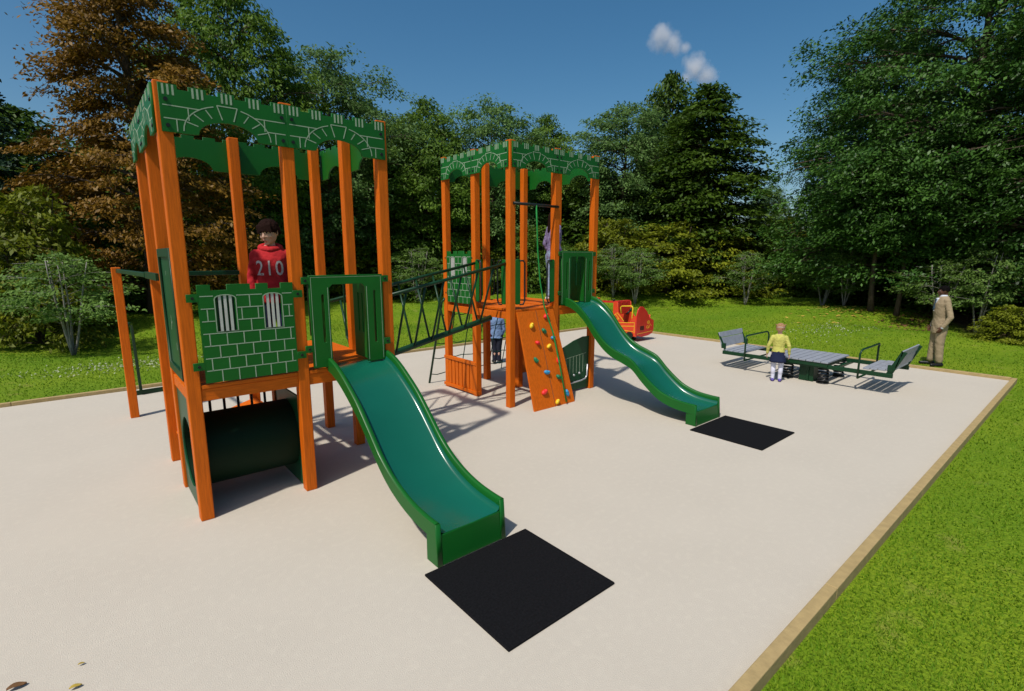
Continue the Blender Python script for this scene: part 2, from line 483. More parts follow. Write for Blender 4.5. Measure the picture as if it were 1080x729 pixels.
# ------------------------------------------------------------------ tower 1
GX1 = (.68, 1.63, 2.58); GY1 = (5.2, 6.12, 7.03)
T1 = thing('play_tower', 'nearer orange and green castle play tower with the boy in red on its deck', 'play tower', (1.63, 6.1, 0), 'castle play towers')
for i in range(3):
    for j in range(3):
        if (i, j) == (1, 1): post(T1, GX1[i], GY1[j], 0, 1.15)
        else: post(T1, GX1[i] - (.04 if (i, j) in ((1, 2), (2, 2)) else 0), GY1[j], 0, 3.79)
def crown(T, gx, gy, zb):
    h = .055
    for k in range(2):
        crown_panel(T, 'y-', gy[0] - h - .011, gx[k] - (h - .03 if k == 0 else 0), gx[k + 1] + (h - .03 if k == 1 else 0), zb)
        crown_panel(T, 'x-', gx[0] - h - .011, gy[k] - (h - .03 if k == 0 else 0), gy[k + 1] + (h - .03 if k == 1 else 0), zb)
        crown_panel(T, 'y+', gy[2] + h + .011, gx[k] - (h - .03 if k == 0 else 0), gx[k + 1] + (h - .03 if k == 1 else 0), zb)
        crown_panel(T, 'x+', gx[2] + h + .011, gy[k] - (h - .03 if k == 0 else 0), gy[k + 1] + (h - .03 if k == 1 else 0), zb)
crown(T1, GX1, GY1, 3.40)
D1 = 1.27
def bay_deck(T, gx, gy, i, j, z, along='x'):
    return planks('deck', gx[i] - .03, gx[i + 1] + .03, gy[j] - .03, gy[j + 1] + .03, z, .035, 7, ORANGE_H, T, along)
def beam_x(T, x0, x1, y, z): MB().box(x0, x1, y - .022, y + .022, z - .11, z).build('beam', ORANGE_H, T, .004)
def beam_y(T, y0, y1, x, z): MB().box(x - .022, x + .022, y0, y1, z - .11, z).build('beam', ORANGE_H, T, .004)
# one board floor cut round the posts
def decks(T, gx, gy, cells, z):
    for (i, j) in cells:
        planks('deck', gx[i] + .058, gx[i + 1] - .058, gy[j] - .05, gy[j + 1] + (.05 if (i, j + 1) not in cells else -.052), z, .035, 8, ORANGE_H, T)
decks(T1, GX1, GY1, ((0, 0), (1, 0), (1, 1)), D1 - .002)
for i in (0, 1): beam_x(T1, GX1[i] + .056, GX1[i + 1] - .056, GY1[0] - .02, D1 - .04)
for i in (0, 1): beam_x(T1, GX1[i] + .056, GX1[i + 1] - .056, GY1[1], D1 - .04)
beam_x(T1, GX1[1] + .056, GX1[2] - .056, GY1[2] + .02, D1 - .04)
for k, x in enumerate((GX1[0] - .02, GX1[1], GX1[2] + .02)): beam_y(T1, GY1[0] + .056, GY1[1] - .056, x, D1 - .04)
for x in (GX1[1], GX1[2] + .02): beam_y(T1, GY1[1] + .056, GY1[2] - .056, x, D1 - .04)
# low step platform in the back left bay
rs = MB(); ra = V((GX1[0] + .02, 6.575, .34)); rb = V((GX1[1] - .05, 6.575, .60)); rs.beam(ra, rb, .80, .045); rs.build('step_ramp', ORANGE_H, T1, .004)
beam_y(T1, GY1[1] + .056, GY1[2] - .056, GX1[1] - .0, .56)
# castle wall panel, front left bay
brick_wall_panel(T1, 'y-', 5.135, .775, 1.575, 1.285, 2.16)
hood(T1, 5.13, 1.725, 2.505, 1.29, 2.22)
slide(T1, [(5.40, 1.36), (5.25, 1.375), (5.08, 1.36), (4.88, 1.28), (4.68, 1.16), (4.48, 1.02), (4.28, .84), (4.08, .655), (3.9, .53), (3.7, .44), (3.5, .385), (3.3, .36), (3.165, .355)], 2.21, 2.245, .69, D1)
# left side: framed tall panel above, tunnel with round hole below
Mx = facing('x-', .645)
pl = plate('side_panel', [rect(5.265, 6.055, 1.31, 2.47)], .018, Mx, DKGREEN, T1)
fr = plate('panel_frame', [rect(5.262, 6.058, 1.305, 2.475), rect(5.33, 5.99, 1.38, 2.40)], .02, facing('x-', .626), METAL_G, pl)
mb = strips([[(5.45, 2.30), (5.47, 2.26)], [(5.72, 1.86), (5.73, 1.78)], [(5.69, 1.80), (5.73, 1.77), (5.77, 1.72)], [(5.725, 2.27), (5.74, 2.23)], [(5.52, 1.62), (5.53, 1.55)]], .008, .009, Mx)
paint(pl, mb, LINE)
TY, TZ, TR = 5.66, .52, .345
circ = lambda r, n=36: [(TY + r * math.cos(2 * PI * k / n), TZ + r * math.sin(2 * PI * k / n)) for k in range(n)]
ent = [(5.262, .02), (6.062, .02), (6.062, 1.13), (5.96, 1.14), (5.36, 1.13), (5.262, 1.10)]
plate('tunnel_panel', [ent, circ(TR)], .02, facing('x-', .66), DKGREEN, T1)
plate('tunnel_panel', [rect(5.262, 6.062, .02, .99), circ(TR)], .02, facing('x-', 1.6), DKGREEN, T1)
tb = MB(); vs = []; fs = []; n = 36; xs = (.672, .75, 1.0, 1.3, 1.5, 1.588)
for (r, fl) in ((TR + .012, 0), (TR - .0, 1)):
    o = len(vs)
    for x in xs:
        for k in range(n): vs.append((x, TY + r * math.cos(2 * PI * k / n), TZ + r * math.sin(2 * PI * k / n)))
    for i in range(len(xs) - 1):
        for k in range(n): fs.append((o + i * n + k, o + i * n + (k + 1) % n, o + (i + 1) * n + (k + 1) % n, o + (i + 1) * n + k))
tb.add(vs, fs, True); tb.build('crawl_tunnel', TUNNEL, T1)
for k in range(6):
    x = .80 + k * .137
    MB().tube([(x, 6.12, 1.12), (x, 6.12, .13)], .014, 8).build('rail_bar', BLACKTUBE, T1)
MB().tube([(GX1[0] + .05, 6.12, .13), (GX1[1] - .05, 6.12, .13)], .016, 8).build('bottom_rail', BLACKTUBE, T1)
# bars at the back and the inside of the castle
MB().beam((.74, 7.03, 2.21), (1.54, 7.03, 2.21), .05, .05).build('guard_bar', METAL_G, T1, .006)
MB().tube([(1.66, 7.03, 2.1), (2.3, 7.03, 2.1), (2.3, 7.03, 2.1), (2.36, 7.03, 2.06), (2.36, 7.03, 1.34)], .016, 8).build('hand_rail', METAL_G, T1)
MB().tube([(2.58, 6.2, 2.1), (2.58, 6.32, 2.1), (2.58, 6.36, 2.05), (2.58, 6.36, 1.4), (2.58, 6.33, 1.36), (2.58, 6.2, 1.36)], .014, 8).build('hand_rail', METAL_G, T1)
# right side guard panel with slots
plate('guard_panel', [rect(5.265, 6.055, 1.31, 2.14)] + [rrect(5.36 + k * .11, 5.40 + k * .11, 1.45, 2.02, .015, 3) for k in range(6)], .02, facing('x+', 2.60), GREEN, T1)
plate('guard_panel', [rect(6.185, 6.965, 1.31, 1.5)], .02, facing('x+', 1.63), GREEN, T1)

# overhead bar with foot rail, reaching out behind tower 1
CF = thing('balance_climber', 'low orange post joined to the nearer tower by a dark bar, with foot rail', 'climbing frame', (.55, 9.4, 0))
MB().box(.385, .495, 9.33, 9.44, 0, 2.25).build('post', ORANGE, CF, .008)
MB().beam((.46, 9.33, 2.2), (.60, 7.06, 2.2), .05, .055).build('overhead_bar', METAL_G, CF, .006)
MB().beam((.598, 7.06, 2.2), (.612, 6.20, 2.2), .03, .075).build('bar_bracket', METAL_G, CF, .004)
MB().tube([(.44, 9.44, 1.30), (.50, 9.9, 1.31), (.58, 10.55, 1.31), (.61, 10.72, 1.28), (.62, 10.80, 1.18), (.64, 10.86, .06)], .024, 8).build('handle', METAL_G, CF)
MB().beam((.56, 10.9, .04), (1.22, 10.96, .04), .07, .07).build('foot_rail', METAL_G, CF, .006)

# ------------------------------------------------------------------ tower 2
GX2 = (5.14, 6.10, 7.06); GY2 = (6.1, 7.0, 7.88); D2 = 1.58
T2 = thing('play_tower', 'farther orange and green castle play tower with climbing wall and wavy slide', 'play tower', (6.1, 7, 0), 'castle play towers')
for i in range(3):
    for j in range(3):
        if (i, j) == (1, 1): post(T2, GX2[i], GY2[j], 0, D2 - .15)
        else: post(T2, GX2[i] - (.07 if j == 2 and i else 0), GY2[j], 0, 4.11)
crown(T2, GX2, GY2, 3.72)
decks(T2, GX2, GY2, ((0, 0), (1, 0), (0, 1), (1, 1)), D2)
for y in (GY2[0] - .02, GY2[1], GY2[2] + .02):
    for i in (0, 1): beam_x(T2, GX2[i] + .056, GX2[i + 1] - .056, y, D2 - .038)
for x in (GX2[0] - .02, GX2[1], GX2[2] + .02):
    for j in (0, 1): beam_y(T2, GY2[j] + .056, GY2[j + 1] - .056, x, D2 - .038)
brick_wall_panel(T2, 'x-', 5.10, 7.075, 7.81, 1.6, 2.5)
hood(T2, 6.03, 6.19, 6.98, 1.6, 2.5)
slide(T2, [(6.26, 1.70), (6.1, 1.71), (5.95, 1.69), (5.8, 1.62), (5.6, 1.45), (5.4, 1.21), (5.22, 1.04), (5.05, .94), (4.87, .875), (4.7, .80), (4.53, .64), (4.36, .50), (4.2, .40), (4.0, .335), (3.8, .31), (3.66, .305)], 6.62, 6.875, .70, D2)
# climbing wall with holds
cw = MB(); tx0, tx1 = 5.215, 6.02; bx0, bx1 = 5.25, 6.17
tA = V((tx0, 6.035, 1.545)); tB = V((tx1, 6.035, 1.545)); bA = V((bx0, 5.64, .0)); bB = V((bx1, 5.64, .0)); nrm = (tB - tA).cross(bA - tA).normalized(); 
if nrm.y > 0: nrm = -nrm
th = -nrm * .03
cw.add([tA, tB, bB, bA, tA + th, tB + th, bB + th, bA + th], [(0, 1, 2, 3), (7, 6, 5, 4), (0, 4, 5, 1), (1, 5, 6, 2), (2, 6, 7, 3), (3, 7, 4, 0)])
CW = cw.build('climbing_wall', ORANGE, T2, .004)
def wallpt(a, b): return (tA * (1 - a) + tB * a) * (1 - b) + (bA * (1 - a) + bB * a) * b
gl = MB(); p = wallpt(.5, 0) + nrm * .001; q = wallpt(.5, 1) + nrm * .001; gl.beam(p, q, .006, .004, nrm); gl.build('board_joint', BARK, CW)
for (a, b, m) in ((.30, .15, YELLOW), (.74, .07, HOLDRED), (.60, .22, HOLDGREEN), (.80, .30, BLUE), (.37, .33, HOLDRED), (.64, .38, YELLOW), (.24, .50, HOLDGREEN), (.80, .54, HOLDRED), (.45, .64, BLUE), (.72, .71, HOLDGREEN), (.30, .83, HOLDRED), (.84, .89, BLUE), (.56, .955, YELLOW)):
    c = wallpt(a, b); mb = MB(); rr = random.uniform(.036, .05)
    R = Matrix.Rotation(random.uniform(0, 6.28), 3, nrm) @ nrm.to_track_quat('Z', 'Y').to_matrix()
    mb.ball(c + nrm * .012, (rr * 1.35, rr * .8, .034), 12, 8, R); mb.ball(c + nrm * .02 + R @ V((rr * .5, rr * .2, 0)), (rr * .6, rr * .6, .035), 10, 6, R)
    mb.build('hold', m, CW)
# bar and rope
cr = MB().tube([(5.14, 6.03, 3.2), (6.10, 6.03, 3.2)], .022, 8).build('cross_bar', BLACKTUBE, T2)
rp = [(5.60, 6.02, 3.2), (5.61, 6.01, 2.9), (5.62, 6.0, 2.5), (5.67, 5.99, 2.0), (5.75, 5.97, 1.6), (5.84, 5.86, 1.2), (5.88, 5.74, .7), (5.92, 5.6, .05)]
MB().tube(rp, .0125, 8).build('climbing_rope', ROPE_G, T2)
# green hand grips (plate and loop) beside openings
def grip(axis, c, a, s, z0=1.66, z1=2.36):
    M = facing(axis, c)
    g = plate('hand_grip', [rrect(min(a, a + s * .1), max(a, a + s * .1), z0, z1, .03, 3)], .018, M, GREEN, T2)
    pts = [(a + s * .08, z1 - .02), (a + s * .15, z1 - .02), (a + s * .18, z1 - .06), (a + s * .18, z0 + .06), (a + s * .15, z0 + .0), (a + s * .08, z0 + .0)]
    MB().tube([M @ V((p[0], p[1], .02)) for p in pts], .013, 8).build('grip_loop', BLACKTUBE, g)
grip('x-', 5.09, 6.155, 1); grip('x-', 5.09, 6.945, -1)
grip('y-', 6.05, 5.195, 1); grip('y-', 6.05, 6.045, -1)
grip('y+', 7.92, 5.195, 1); grip('y+', 7.92, 5.985, -1)
grip('y+', 7.92, 6.09, 1); grip('y+', 7.92, 6.93, -1)
plate('guard_panel', [rect(6.165, 6.935, 1.62, 2.42)], .02, facing('x+', 7.08), DKGREEN, T2)
MB().tube([(6.17, 6.1, 3.05), (6.2, 6.12, 2.8), (6.22, 6.12, 2.3)], .012, 6).build('hood_stay', BLACKTUBE, T2)
# picket panel below the castle wall
fn = MB().box(5.075, 5.135, 6.96, 7.95, .545, .60).build('picket_fence', ORANGE_H, T2, .004)
MB().box(5.075, 5.15, 6.93, 7.97, .03, .085).build('bottom_rail', ORANGE_H, fn, .004)
for k in range(7):
    y = 7.075 + k * .112; MB().box(5.095, 5.115, y, y + .086, .086, .545).build('picket', ORANGE, fn, .003)
MB().box(5.121, 5.133, 7.06, 7.85, .09, .54).build('backing_board', ORANGE, fn)
# play panel below the slide entrance
lp = [(6.16, .03), (7.02, .03), (7.02, .98), (6.85, .985), (6.6, .93), (6.35, .84), (6.16, .78)]
pp = plate('play_panel', [lp], .02, facing('y-', 6.1), DKGREEN, T2)
Mp = facing('y-', 6.089)
SL = strips([[(6.3, .62), (6.93, .68)]] + [[(6.34 + k * .085, .34), (6.34 + k * .085, .62 + .008 * k)] for k in range(7)], .006, .0, Mp); paint(pp, SL, LINE)
MB().tube([(6.25, 6.065, .16), (6.8, 6.065, .19), (6.9, 6.065, .21), (6.94, 6.065, .26), (6.95, 6.065, .47)], .014, 8).build('maze_track', STEEL, pp)
for x, z in ((6.60, .31), (6.74, .33)): MB().ball((x, 6.07, z), .022, 10, 8).build('slider_knob', STEEL, pp)
# rope net at the back
net = MB().tube([(5.10, 7.90, 1.56), (7.0, 7.90, 1.56)], .02, 8).build('climbing_net', METAL_G, T2)
MB().tube([(5.10, 7.90, 1.66), (5.05, 7.95, 1.58), (4.97, 8.33, 0)], .021, 8).build('net_pole', METAL_G, net)
MB().tube([(7.0, 7.9, 1.66), (7.02, 7.95, 1.58), (7.10, 8.33, 0)], .021, 8).build('net_pole', METAL_G, net)
for r in range(5):
    z = .18 + r * .3; y = 8.33 - .38 * z / 1.58; pts = []
    for k in range(17):
        t = k / 16; x = 4.98 + .06 * z / 1.6 + (2.11 - .1 * z / 1.6) * t
        pts.append((x, y, z - .035 * math.sin(PI * ((t * 6) % 1)) + .03 * math.sin(3 * t + r)))
    MB().tube(pts, .009, 6).build('net_rope', ROPE_D, net)
for k in range(1, 6):
    x = 4.98 + 2.1 * k / 6; MB().tube([(x + .02 * k, 7.93, 1.56), (x + .02, 8.1, .9), (x, 8.27, .18), (x, 8.3, .04)], .009, 6).build('net_rope', ROPE_D, net)

# ------------------------------------------------------------------ bridge
BR = thing('inclined_bridge', 'sloping dark green bridge with crossed bars between the two towers', 'bridge', (3.85, 6.56, 0))
def zb(x): return 1.03 + (x - 2.6) * .218
def zt(x): return 1.80 + (x - 2.6) * .2
def zfoot(x): return 1.035 + (x - 3.31) * .2145 if x > 3.31 else 1.035 + (x - 3.31) * .19
fb_ = MB(); fb_.tube([(x, 6.56, zfoot(x)) for x in (2.62, 3.0, 3.31, 4.0, 4.6, 5.1)], .045, 12); fb_.build('foot_beam', METAL_G, BR)
for y in (6.16, 6.96):
    MB().tube([(2.62, y, zt(2.62)), (5.1, y, zt(5.1))], .024, 10).build('hand_rail', METAL_G, BR)
    for k in range(8):
        x0 = 2.76 + k * .30
        MB().tube([(x0, 6.56 + (.035 if y > 6.5 else -.035), zfoot(x0)), (x0, y, zt(x0))], .016, 6).build('brace_bar', METAL_G, BR)

# ------------------------------------------------------------------ mats
for (x0, x1, y0, y1, lab) in ((1.77, 2.80, 2.12, 3.12, 'square black rubber mat at the foot of the nearer slide'), (6.32, 7.32, 2.6, 3.6, 'square black rubber mat at the foot of the farther wavy slide')):
    o = MB().box(x0, x1, y0, y1, 0.0, .018).build('rubber_mat', RUBBER, None, .006); tag(o, lab, 'mat', 'rubber mats under the slides')

# ------------------------------------------------------------------ seesaw
SX0, SX1 = 10.62, 11.68
SS = thing('spring_seesaw', 'grey slatted double-bench seesaw on black springs with green steel frame', 'seesaw', (10.6, 3.7, 0))
def coil(mb, x, y, z0, z1, r, turns, t=.016):
    pts = [(x + r * math.cos(2 * PI * turns * k / (turns * 14)), y + r * math.sin(2 * PI * turns * k / (turns * 14)), z0 + (z1 - z0) * k / (turns * 14)) for k in range(turns * 14 + 1)]
    return mb.tube(pts, t, 6)
ends = (5.62, 1.95)
for x in (SX0, SX1):
    MB().beam((x, 5.38, .345), (x, 2.30, .355), .05, .075).build('side_beam', METAL_G, SS, .008)
for y in (4.42, 3.22): MB().beam((SX0, y, .33), (SX1, y, .33), .05, .05).build('cross_beam', METAL_G, SS, .006)
mb = MB()
for k in range(8):
    y = 3.30 + k * .132; mb.box(10.56, 11.74, y, y + .118, .42, .45)
mb.build('platform_planks', GREYPLANK, SS, .004)
for y in (3.32, 4.29): MB().box(10.66, 11.64, y, y + .04, .355, .418).build('platform_edge', METAL_G, SS)
MB().box(10.575, 10.593, 3.31, 4.34, .345, .418).build('platform_edge', METAL_G, SS)
mb = MB(); mb.box(10.72, 11.0, 3.70, 3.84, 0, .35); mb.box(10.72, 10.98, 3.58, 3.66, 0, .35)
mb.box(10.70, 11.02, 3.66, 3.70, .02, .33); mb.build('centre_stand', METAL_G, SS, .006)
for x in (10.76, 11.62):
    for y in (3.42, 4.06):
        c = MB(); coil(c, x, y, .03, .31, .085, 5); c.tube([(x, y, .0), (x, y, .02)], .11, 16); c.tube([(x, y, .315), (x, y, .345)], .11, 16); c.build('coil_spring', SPRING, SS)
for s, ye, lean, bt in ((1, 5.36, .11, .69), (-1, 2.33, .10, .74)):
    zo = -.02 if s > 0 else .02
    st = MB()
    for k in range(4):
        y = ye - s * (.03 + k * .115); st.beam((SX0 + .0, y, .405 + zo + (.004 if s > 0 else .008) * (3 - k)), (SX1 - .0, y, .405 + zo + (.004 if s > 0 else .008) * (3 - k)), .1, .03)
    seat = st.build('seat', GREYPLANK, SS, .005)
    bk = MB()
    bk.beam((SX0 - .0, ye + s * (.02 + lean * .55), bt - .14), (SX1, ye + s * (.02 + lean * .55), bt - .14), .026, .20, up=(0, s * lean, .4)); bk.beam((SX0, ye + s * (.02 + lean), bt + .02), (SX1, ye + s * (.02 + lean), bt + .02), .026, .115, up=(0, s * lean, .4))
    bk.build('backrest', GREYPLANK, SS, .005)
    for x in (SX0 + .02, SX1 - .02):
        MB().beam((x, ye - s * .05, .34), (x, ye + s * (.05 + lean), bt + .06), .04, .085 if s < 0 else .03, up=(0, s, .3)).build('back_support', METAL_G, SS, .006)
        MB().box(x - .03, x + .03, ye - .02, ye + .06, .43, .54).build('seat_bracket', METAL_G, SS, .004)
    yh = ye - s * .48; pts = []
    MB().tube([(SX0 - .04, yh, .24), (SX0 - .04, yh + s * .0, .68), (SX0 - .02, yh + s * .01, .73), (SX0 + .04, yh + s * .02, .76), (SX1 - .06, yh + s * .02, .76), (SX1 - .01, yh + s * .01, .73), (SX1 - .0, yh, .68), (SX1 - .0, yh, .24)], .018, 8).build('hand_hoop', METAL_G, SS)
    MB().tube([(SX0 - .04, yh, .24), (SX1 - .03, yh, .24)], .018, 8).build('foot_bar', METAL_G, SS)

# ------------------------------------------------------------------ fire engine spring rocker
RX0, RX1 = 12.0, 12.62; RY = 8.62
RK = thing('spring_rocker', 'red fire engine spring rider with yellow trim beside the far slide', 'spring rider', (12.3, 9.1, 0))
out = [(8.66, .30), (8.66, 1.02), (8.80, .98), (8.92, .74), (9.12, .76), (9.25, .98), (9.33, 1.10), (9.36, 1.42), (9.52, 1.42), (9.52, 1.02), (9.78, .98), (9.98, .82), (10.02, .42), (9.86, .34)]
for x, nm in ((RX0, 'side_board'), (RX1, 'side_board')):
    b = plate(nm, [out], .03, facing('x-', x), ORED_SUNLIT, RK, .005)
    if x == RX0:
        YT = strips([[(8.74, .42), (8.74, .78), (9.3, .72), (9.34, .5)], [(8.74, .66), (9.28, .60)], [(8.80, .36), (9.3, .36), (9.32, .48)], [(9.12, .80), (9.36, 1.06), (9.52, .92), (9.88, .84), (9.92, .5)], [(9.28, .84), (9.42, 1.0), (9.5, .84), (9.28, .84)], [(8.78, .47), (9.2, .47)],
                [(9.42, .56), (9.44, .64), (9.56, .70), (9.68, .66), (9.72, .56)]], .018, .015, facing('x-', x)); paint(b, YT, YELLOW)
    xx = x - .03 if x == RX0 else x + .03
    for y in (8.88, 9.62):
        MB().tube([(xx - .02, y, .34), (xx + .02, y, .34)], .145 if y > 9 else .11, 20).tube([(xx - .026, y, .34), (xx + .026, y, .34)], .06, 14).build('wheel', BLACKTUBE, RK)
fo = [(11.93, .36), (11.93, 1.02), (11.99, 1.24), (12.10, 1.33), (12.22, 1.32), (12.42, 1.14), (12.55, .92), (12.76, .80), (12.77, .50), (12.70, .36), (12.5, .30), (12.2, .28)]
fb = plate('end_board', [fo], .03, facing('y-', 8.64), RED, RK, .005)
my = facing('y-', 8.64)
FL = strips([[(12.08, .50), (12.08, .68), (12.3, .68), (12.3, .50), (12.08, .50)]], .016, .015, my); paint(fb, FL, ORED_SUNLIT)
plate('dark_hatch', [rect(12.1, 12.28, .52, .66)], .012, facing('y-', 8.622), mat('deep_maroon', (.06, .005, .006), .5), fb)
def ringpts(cx, cz, r, n=14): return [(cx + r * math.cos(2 * PI * k / n), cz + r * math.sin(2 * PI * k / n)) for k in range(n + 1)]
GE = strips([ringpts(12.50, .76, .055), ringpts(12.50, .76, .03), ringpts(12.46, .60, .045), [(12.52, .55), (12.6, .70), (12.66, .62)], [(11.97, .40), (12.68, .44)]], .013, .015, my); paint(fb, GE, YELLOW)
MB().box(12.03, 12.59, 8.95, 9.3, .55, .60).build('seat', RED, RK, .01)
MB().tube([(RX0 + .02, 8.86, .7), (RX0 + .02, 8.84, 1.28), (RX0 + .02, 8.88, 1.33), (RX0 + .02, 9.22, 1.30), (RX0 + .02, 9.27, 1.25), (RX0 + .02, 9.24, 1.05)], .02, 8).build('wind_hoop', YELLOW, RK)
h = MB().tube([(12.2, 9.2, 1.0), (12.3, 9.12, 1.14)], .03, 8); h.ball((12.3, 9.1, 1.16), (.07, .05, .07), 12, 8); h.build('steering_handle', BLACKTUBE, RK)
ld = MB()
for x in (12.2, 12.42): ld.beam((x, 9.36, 1.40), (x, 10.45, 1.36), .04, .05)
for k in range(6): ld.beam((12.2, 9.5 + k * .17, 1.39), (12.42, 9.5 + k * .17, 1.39), .03, .03)
ld.build('ladder', RED, RK, .004)
MB().box(12.0, 12.62, 9.37, 9.5, 1.0, 1.46).build('ladder_mount', RED, RK, .01)
MB().ball((12.3, 9.75, 1.45), .045, 10, 8).build('siren', BLACKTUBE, RK)
MB().box(12.27, 12.33, 10.3, 10.4, 1.385, 1.50).build('nozzle', RED, RK, .01)
MB().box(12.05, 12.57, 8.7, 9.85, .33, .37).build('base_board', RED, RK, .005)
def squash(o):
    for ch in o.children:
        for v in ch.data.vertices: v.co.z = .13 + (v.co.z - .28) * .84
        squash(ch)
squash(RK)
c = MB(); coil(c, 12.3, 9.1, .03, .17, .12, 3, .018); c.tube([(12.3, 9.1, 0), (12.3, 9.1, .03)], .18, 18); c.build('coil_spring', SPRING, RK)

# ------------------------------------------------------------------ people
def fuse(mb, vox, smooth=2, fac=.5, name='body'):
    return mod_mesh(mb.mesh(name), [('REMESH', dict(mode='VOXEL', voxel_size=vox, use_smooth_shade=True)), ('SMOOTH', dict(iterations=smooth, factor=fac))])
SKIN_L = mat('light_skin', (.58, .34, .24), .5, .06, 20); SKIN_D = mat('dark_skin', (.085, .035, .02), .45, .1, 20)
EYEW = mat('eye_white', (.42, .40, .37), .3, .02); IRIS = mat('dark_iris', (.02, .012, .01), .2, .02); LIP = mat('lips', (.42, .14, .12), .5, .05); LIPD = mat('dark_lips', (.12, .04, .035), .5, .05)
def cloth(name, col, bs=14, bump=.9, var=.12):
    m = mat(name, col, .85, var, 9, bump, bs, spec=.12)
    for n in m.node_tree.nodes:
        if n.type == 'BUMP': n.inputs['Distance'].default_value = .02
    return m
HAIR_B = mat('dark_brown_hair', (.016, .006, .004), .8, .4, 60, .5, 90, stretch=(4, 4, 1), spec=.08); HAIR_K = mat('black_hair', (.005, .004, .004), .9, .3, 60, .5, 200, spec=.05)
HAIR_A = mat('sandy_hair', (.34, .19, .10), .7, .35, 60, .6, 90, stretch=(4, 4, 1), spec=.1)

def hand(mb, w, d, pn, side, s, curl=.5):
    """w wrist, d direction of the fingers, pn palm normal, side = thumb direction"""
    d = V(d).normalized(); pn = V(pn); pn = (pn - d * pn.dot(d)).normalized(); t = d.cross(pn)
    if t.dot(V(side)) < 0: t = -t
    R = Matrix((t, d, pn)).transposed()
    mb.ball(w + d * .045 * s, (.038 * s, .052 * s, .016 * s), 12, 8, R); mb.capsule(w - d * .02 * s, w + d * .02 * s, .024 * s, .024 * s)
    for k, (off, l) in enumerate(((.029, .068), (.010, .078), (-.010, .072), (-.028, .056))):
        p = w + d * (.082 - .006 * abs(k - 1)) * s + t * off * s
        d1 = (d + pn * .25 * curl + t * off * 3).normalized(); q = p + d1 * l * .42 * s; d2 = (d + pn * .95 * curl).normalized(); r = q + d2 * l * .34 * s; d3 = (d + pn * 2.2 * curl).normalized(); e = r + d3 * l * .28 * s
        mb.capsule(p - d * .02 * s, q, .0095 * s, .0088 * s, 8); mb.capsule(q, r, .0088 * s, .008 * s, 8); mb.capsule(r, e, .008 * s, .0068 * s, 8)
    p = w + d * .022 * s + t * .028 * s; q = p + (d * .6 + t * .75 + pn * .25).normalized() * .036 * s; r = q + (d + t * .2 + pn * .35).normalized() * .034 * s
    mb.capsule(w + d * .012 * s + t * .012 * s, p, .014 * s, .0125 * s, 8); mb.capsule(p, q, .0125 * s, .0105 * s, 8); mb.capsule(q, r, .0105 * s, .008 * s, 8)

def head(mb, M, h):
    """head of height h; M puts the skull centre, face towards -Y"""
    def B(c, r): mb.ball(M @ V([a * h for a in c]), [a * h for a in r], 16, 12, M.to_3x3())
    B((0, .05, .08), (.335, .41, .40)); B((0, -.03, -.10), (.285, .34, .34)); B((0, -.13, -.31), (.18, .20, .15)); B((0, -.26, -.42), (.085, .07, .06))
    B((.15, -.21, -.12), (.12, .12, .12)); B((-.15, -.21, -.12), (.12, .12, .12)); B((0, -.30, .08), (.25, .07, .06))
    mb.capsule(M @ V((0, -.345 * h, .05 * h)), M @ V((0, -.435 * h, -.13 * h)), .032 * h, .05 * h); B((.04, -.385, -.145), (.035, .045, .03)); B((-.04, -.385, -.145), (.035, .045, .03))
    B((0, -.345, -.255), (.10, .05, .03)); B((0, -.335, -.295), (.085, .05, .03))
    for s in (-1, 1): B((s * .335, .03, -.04), (.035, .075, .13)); B((s * .35, .05, .03), (.03, .06, .05))

def figure(H, hh, pose, g=None):
    """joint positions in the person's own frame (feet at z 0, facing -Y)"""
    J = dict(hipz=.515 * H, crotch=.47 * H, chest=.73 * H, sh=(.102 * H, H - hh * 1.30), neck=H - hh * 1.02)
    J['head'] = V((0, -.01 * H, H - hh * .5))
    for s, n in ((1, 'L'), (-1, 'R')):
        J['sh' + n] = V((s * .097 * H, 0, J['sh'][1] - .012 * H)); J['el' + n] = V((s * .135 * H, .015 * H, .625 * H)); J['wr' + n] = V((s * .145 * H, -.02 * H, .485 * H))
        J['hip' + n] = V((s * .052 * H, 0, .50 * H)); J['kn' + n] = V((s * .058 * H, -.008 * H, .275 * H)); J['an' + n] = V((s * .06 * H, .01 * H, .045 * H)); J['toe' + n] = V((s * .075 * H, -.11 * H, .012 * H))
    for k, v in pose.items(): J[k] = V(v) if hasattr(v, '__len__') and len(v) == 3 else v
    return J
def limb(mb, pts, rad): 
    for i in range(len(pts) - 1): mb.capsule(pts[i], pts[i + 1], rad[i], rad[i + 1], 12)
def torso(mb, J, H, e=0, z0=None, z1=None, girl=0, flare=0):
    zs = J['sh'][1]; hz = J['hipz']
    R = [(0, .0, hz - .05 * H, .085 * H + e + flare, .060 * H + e), (0, 0, hz, .092 * H + e + flare * .6, .066 * H + e), (0, -.002 * H, hz + .09 * H, .078 * H + e, .056 * H + e), (0, -.006 * H, hz + .17 * H, .090 * H + e, .064 * H + e),
         (0, -.005 * H, zs - .05 * H, .102 * H + e, .066 * H + e), (0, 0, zs - .01 * H, .098 * H + e, .055 * H + e), (0, .002 * H, zs + .022 * H, .066 * H + e, .042 * H + e), (0, .004 * H, zs + .045 * H, .040 * H + e * .5, .034 * H + e * .5)]
    R = [r for r in R if (z0 is None or r[2] >= z0) and (z1 is None or r[2] <= z1)]
    mb.rings(R, 20)

